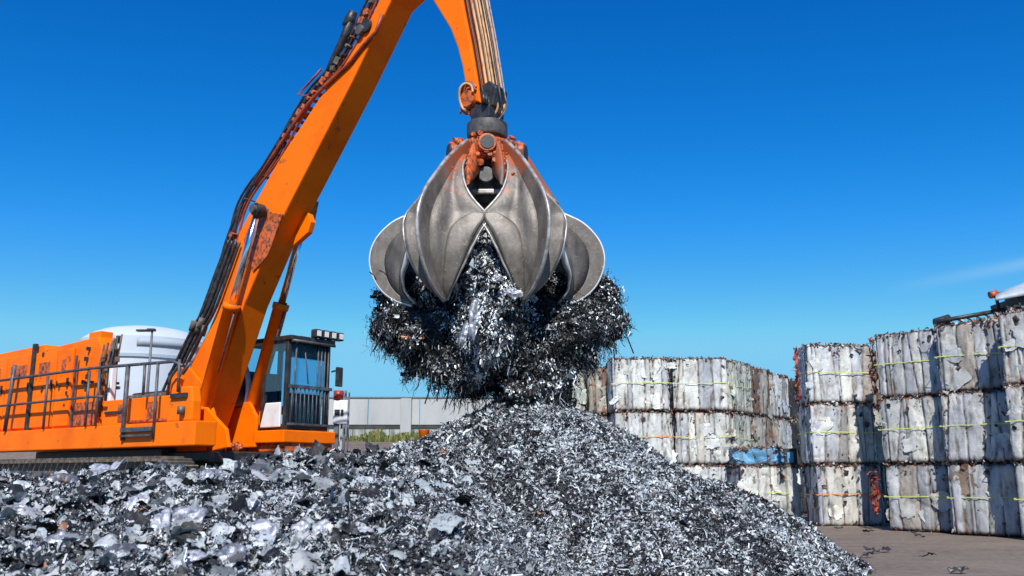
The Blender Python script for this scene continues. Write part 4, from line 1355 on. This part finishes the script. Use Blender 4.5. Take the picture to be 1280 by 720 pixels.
# a few large bright plates in its face, and stray wires
for (px, py, w, h_, rzz) in ((593, 398, 15, 70, .05), (642, 366, 26, 15, .2), (580, 418, 8, 40, .2), (620, 347, 14, 12, -.3)):
    q = at(px, py, 12.93) - load_c
    s_ = 12.93 / 1150
    sheet('bright_plate', q, (w * s_, h_ * s_), (1.15, rzz, 0), int(px), M['alu'], .5, LD)
for (a, b_, c_, d_) in [(478, 410, 466, 440), (772, 400, 792, 442), (470, 350, 462, 340), (484, 345, 474, 338), (600, 455, 597, 500), (560, 480, 556, 512), (640, 480, 646, 515), (540, 470, 531, 505)]:
    q0 = at(a, b_, 14.2) - load_c; q1 = at(c_, d_, 14.2) - load_c
    MB().tube([q0, q0.lerp(q1, .5) + Vector((.02, 0, .01)), q1], .011, 5).build('wire', M['dark'], LD)

# ------------------------------------------------------------------ far wall, cabinet, weeds, tank, lamp
YF = 38.0
x0 = at(395, 540, YF).x; x1 = at(735, 540, YF).x
zb, zm, ztop = 2.2, at(500, 531, YF).z, at(500, 498, YF).z
FN = empty('perimeter_wall', ((x0 + x1) / 2, YF, 0), 0, 'long pale panel wall on a streaked concrete base behind the machine', 'wall')
hw_ = (x1 - x0) / 2
seam = 2.12
nP = int(2 * hw_ / seam)
for k in range(nP + 1):
    a = -hw_ + k * seam; b_ = min(a + seam - .03, hw_)
    if b_ - a < .3: continue
    MB().box((a, 0, zm), (b_, .12, ztop)).build('wall_panel', M['wall_panel'], FN, bevel=.01)
MB().box((-hw_, -.03, ztop + .002), (hw_, .15, ztop + .06)).build('coping', M['pole'], FN)
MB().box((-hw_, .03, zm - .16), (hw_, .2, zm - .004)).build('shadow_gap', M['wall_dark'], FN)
mb = MB()
k = 0
a = -hw_
while a < hw_:
    mb.box((a, .05, 0), (min(a + .48, hw_), .25, zm - .165)); a += .5
mb.build('base_wall', M['concrete'], FN)
for pxp in (428, 508, 588, 668):
    xc = at(pxp, 520, YF).x - (x0 + x1) / 2
    MB().box((xc - .22, -.25, 1.2), (xc + .22, -.035, ztop - .02)).build('pillar', M['wall_panel'], FN, bevel=.02)
# weeds
n = 5200
xx = NR.uniform(at(425, 550, 36).x, at(560, 550, 36).x, n); yy = NR.uniform(35.6, 37.6, n)
cl = vnoise(xx, yy * .3, .5, 6)
k = NR.random(n) < cl ** 1.5 * 1.4
xx, yy, cl = xx[k], yy[k], cl[k]; n = len(xx)
hh = (.18 + .6 * cl * NR.random(n))
P = np.stack([xx, yy, ground_z(xx, yy) + hh / 2], 1)
g_ = np.array([(.07, .11, .02), (.13, .15, .03), (.20, .19, .05), (.05, .08, .02), (.28, .24, .09)])[NR.integers(0, 5, n)]
up = np.array([0, 0, 1.])
V, Fq, Cv = flakes(P, rnd_dir(n) * np.array([1, 1, .1]), up + rnd_dir(n) * .3, hh, .03 + .04 * NR.random(n), g_, .4)
tag(np_mesh('weeds', V, Fq, Cv, M['weed']), 'yellow green weeds growing along the foot of the pale wall', 'weeds', kind='stuff')

# cabinet
c = at(421, 550, 23)
gz = float(ground_z(c.x, 23))
s_ = 23 / 1150
CB = empty('control_cabinet', (c.x, 23, gz), 0, 'pale electrical cabinet with a red lamp on posts beside the cab', 'cabinet')
def cz(py): return at(421, py, 23).z - gz
MB().box((-.12, 0, cz(530)), (.24, .25, cz(500))).build('box', M['white_plastic'], CB, bevel=.02)
MB().box((-.08, -.03, cz(519)), (.05, -.003, cz(512))).box((.08, -.03, cz(519)), (.14, -.003, cz(512))).build('switch', M['dark'], CB)
MB().tube([(-.02, .1, cz(500)), (-.02, .1, cz(488))], [.12, .13], 12).build('red_lamp', M['red'], CB)
MB().box((-.10, .05, 0), (.02, .18, cz(530) - .002)).build('post', M['pole'], CB)
MB().tube([(.17, .05, 0), (.17, .05, cz(488))], .03, 8).build('post', M['pole'], CB)
MB().tube([(.26, .05, 0), (.26, .05, cz(490))], .02, 8).build('post', M['pole'], CB)
MB().tube([(.08, .15, 0), (.08, .15, cz(488))], .03, 8).build('post', M['wall_panel'], CB)
# orange bucket in front of the wall
c = at(530, 552, 33)
ob = MB()
prf = [(.0, 0), (.14, 0), (.20, .42), (.21, .43), (.18, .43), (.13, .05), (.0, .04)]
ob.grid([[(r0 * math.cos(2 * PI * k / 16), r0 * math.sin(2 * PI * k / 16), z0) for k in range(16)] for r0, z0 in prf], True, True)
tag(ob.build('bucket', M['orange'], None, loc=(c.x, 33, float(ground_z(c.x, 33)) + .02)), 'small orange bucket standing at the edge of the heap before the pale wall', 'bucket')
# its little mound keeps it on solid ground
# tank
YT = 70.
c = at(172, 560, YT)
zt = at(172, 411, YT).z; ze = at(172, 430, YT).z
rT = 70 * 1.10 / 1150 * 70
TK = empty('storage_tank', (c.x, YT, 0), 0, 'large white domed storage tank rising behind the machine', 'storage tank')
K = 64
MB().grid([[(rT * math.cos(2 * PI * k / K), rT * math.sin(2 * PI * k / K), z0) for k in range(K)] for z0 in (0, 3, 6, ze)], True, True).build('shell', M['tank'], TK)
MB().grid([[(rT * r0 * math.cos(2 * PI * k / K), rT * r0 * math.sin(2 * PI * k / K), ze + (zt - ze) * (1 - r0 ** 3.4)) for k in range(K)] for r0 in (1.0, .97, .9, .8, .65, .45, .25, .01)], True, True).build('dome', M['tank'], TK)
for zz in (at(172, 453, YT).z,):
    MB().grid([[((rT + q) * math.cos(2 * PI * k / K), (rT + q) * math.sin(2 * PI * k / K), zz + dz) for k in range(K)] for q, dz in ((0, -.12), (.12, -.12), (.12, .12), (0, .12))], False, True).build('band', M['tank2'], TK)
MB().grid([[((rT + .05) * math.cos(a), (rT + .05) * math.sin(a), z0) for a in np.linspace(-PI / 2 + .25, -.15, 16)] for z0 in (ze - .75, ze - .15)], True).build('patch', M['tank2'], TK, solid=.04)
# street lamp
c = at(187, 455, 42)
gz = float(ground_z(c.x, 42))
zt = at(187, 414, 42).z - gz
SL = empty('street_lamp', (c.x, 42, gz), 0, 'tall grey twin-headed yard lamp standing before the white tank', 'street lamp')
MB().tube([(0, 0, 0), (0, 0, zt * .5), (0, 0, zt)], [.09, .07, .05], 10).build('pole', M['pole'], SL)
MB().box((-.72, -.12, zt - .02), (-.10, .12, zt + .08)).build('lamp_head', M['dark'], SL, bevel=.03)
MB().box((-.22, -.14, zt + .0), (.14, .14, zt + .12)).build('lamp_head', M['dark'], SL, bevel=.03)

# ------------------------------------------------------------------ light, sky, camera
SUN = Vector((.0, -.70, .715)).normalized()
sl_ = bpy.data.lights.new('sun', 'SUN'); sl_.energy = 5.0; sl_.angle = math.radians(.5); sl_.color = (1, .955, .89)
so = bpy.data.objects.new('sun', sl_); COL.objects.link(so)
so.rotation_euler = SUN.to_track_quat('Z', 'Y').to_euler()
so.location = (5, -10, 20)
w = bpy.data.worlds.new('World'); scene.world = w; w.use_nodes = True
nt = w.node_tree; bg = nt.nodes['Background']
sky = nt.nodes.new('ShaderNodeTexSky'); sky.sky_type = 'NISHITA'; sky.sun_disc = False
sky.sun_elevation = math.asin(SUN.z); sky.sun_rotation = math.atan2(SUN.x, SUN.y)
sky.air_density = 1.0; sky.dust_density = .05; sky.ozone_density = 3.0; sky.altitude = 600
hs = nt.nodes.new('ShaderNodeHueSaturation'); hs.inputs['Saturation'].default_value = 1.35; hs.inputs['Value'].default_value = 1.0
gm = nt.nodes.new('ShaderNodeGamma'); gm.inputs[1].default_value = 1.0
nt.links.new(sky.outputs[0], hs.inputs['Color'])
sepc = nt.nodes.new('ShaderNodeSeparateColor'); cmb = nt.nodes.new('ShaderNodeCombineColor')
nt.links.new(hs.outputs[0], sepc.inputs[0])
def chan(i, off, mul, cap):
    a_ = nt.nodes.new('ShaderNodeMath'); a_.operation = 'SUBTRACT'; a_.inputs[1].default_value = off
    b_ = nt.nodes.new('ShaderNodeMath'); b_.operation = 'MULTIPLY'; b_.inputs[1].default_value = mul
    c_ = nt.nodes.new('ShaderNodeMath'); c_.operation = 'SMOOTH_MAX'; c_.inputs[1].default_value = 0.0; c_.inputs[2].default_value = 1.0 if i == 0 else .1
    d_ = nt.nodes.new('ShaderNodeMath'); d_.operation = 'MINIMUM'; d_.inputs[1].default_value = cap
    nt.links.new(sepc.outputs[i], a_.inputs[0]); nt.links.new(a_.outputs[0], b_.inputs[0]); nt.links.new(b_.outputs[0], c_.inputs[0]); nt.links.new(c_.outputs[0], d_.inputs[0]); nt.links.new(d_.outputs[0], cmb.inputs[i])
chan(0, .48, 1.50, 2.4); chan(1, .3, 1.6, 6.6); chan(2, 0, 1.75, 9.8)
nt.links.new(cmb.outputs[0], gm.inputs[0])
# one faint streak of cirrus low on the right
d1, d2 = ray(1100, 364), ray(1290, 328)
s1, e1, s2, e2 = d1.x / d1.y, d1.z / d1.y, d2.x / d2.y, d2.z / d2.y
tc = nt.nodes.new('ShaderNodeTexCoord'); sx = nt.nodes.new('ShaderNodeSeparateXYZ'); nt.links.new(tc.outputs['Generated'], sx.inputs[0])
def mth(op, a_, b_=None):
    n_ = nt.nodes.new('ShaderNodeMath'); n_.operation = op
    for i_, v_ in enumerate((a_, b_)):
        if v_ is None: continue
        if isinstance(v_, (int, float)): n_.inputs[i_].default_value = v_
        else: nt.links.new(v_, n_.inputs[i_])
    return n_.outputs[0]
front = mth('GREATER_THAN', sx.outputs[1], .05)
ysafe = mth('MAXIMUM', sx.outputs[1], .05)
ss = mth('DIVIDE', sx.outputs[0], ysafe); ee = mth('DIVIDE', sx.outputs[2], ysafe)
line_ = mth('ADD', mth('MULTIPLY', mth('SUBTRACT', ss, s1), (e2 - e1) / (s2 - s1)), e1)
dd_ = mth('DIVIDE', mth('SUBTRACT', ee, line_), .007)
gs = mth('EXPONENT', mth('MULTIPLY', mth('MULTIPLY', dd_, dd_), -1.0))
rmp = nt.nodes.new('ShaderNodeMapRange'); rmp.inputs['From Min'].default_value = s1; rmp.inputs['From Max'].default_value = s2; rmp.inputs['To Max'].default_value = .20
nt.links.new(ss, rmp.inputs['Value'])
amt = mth('MULTIPLY', mth('MULTIPLY', gs, rmp.outputs[0]), front)
mx = nt.nodes.new('ShaderNodeMix'); mx.data_type = 'RGBA'
nt.links.new(amt, mx.inputs[0]); nt.links.new(gm.outputs[0], mx.inputs[6]); mx.inputs[7].default_value = (7, 9, 10, 1)
nt.links.new(mx.outputs[2], bg.inputs[0])
bg.inputs[1].default_value = .080

cam = bpy.data.cameras.new('camera'); cam.sensor_width = 36; cam.lens = F / 1280 * 36; cam.clip_end = 6000
co = bpy.data.objects.new('camera', cam); COL.objects.link(co)
co.location = (0, 0, CAMH); co.rotation_euler = (PI / 2 + TH, 0, 0)
scene.camera = co
cam.dof.use_dof = True; cam.dof.focus_distance = 14.5; cam.dof.aperture_fstop = 2.8
scene.view_settings.view_transform = 'Standard'; scene.view_settings.look = 'None'; scene.view_settings.exposure = .18; scene.view_settings.gamma = 1
scene.cycles.max_bounces = 6
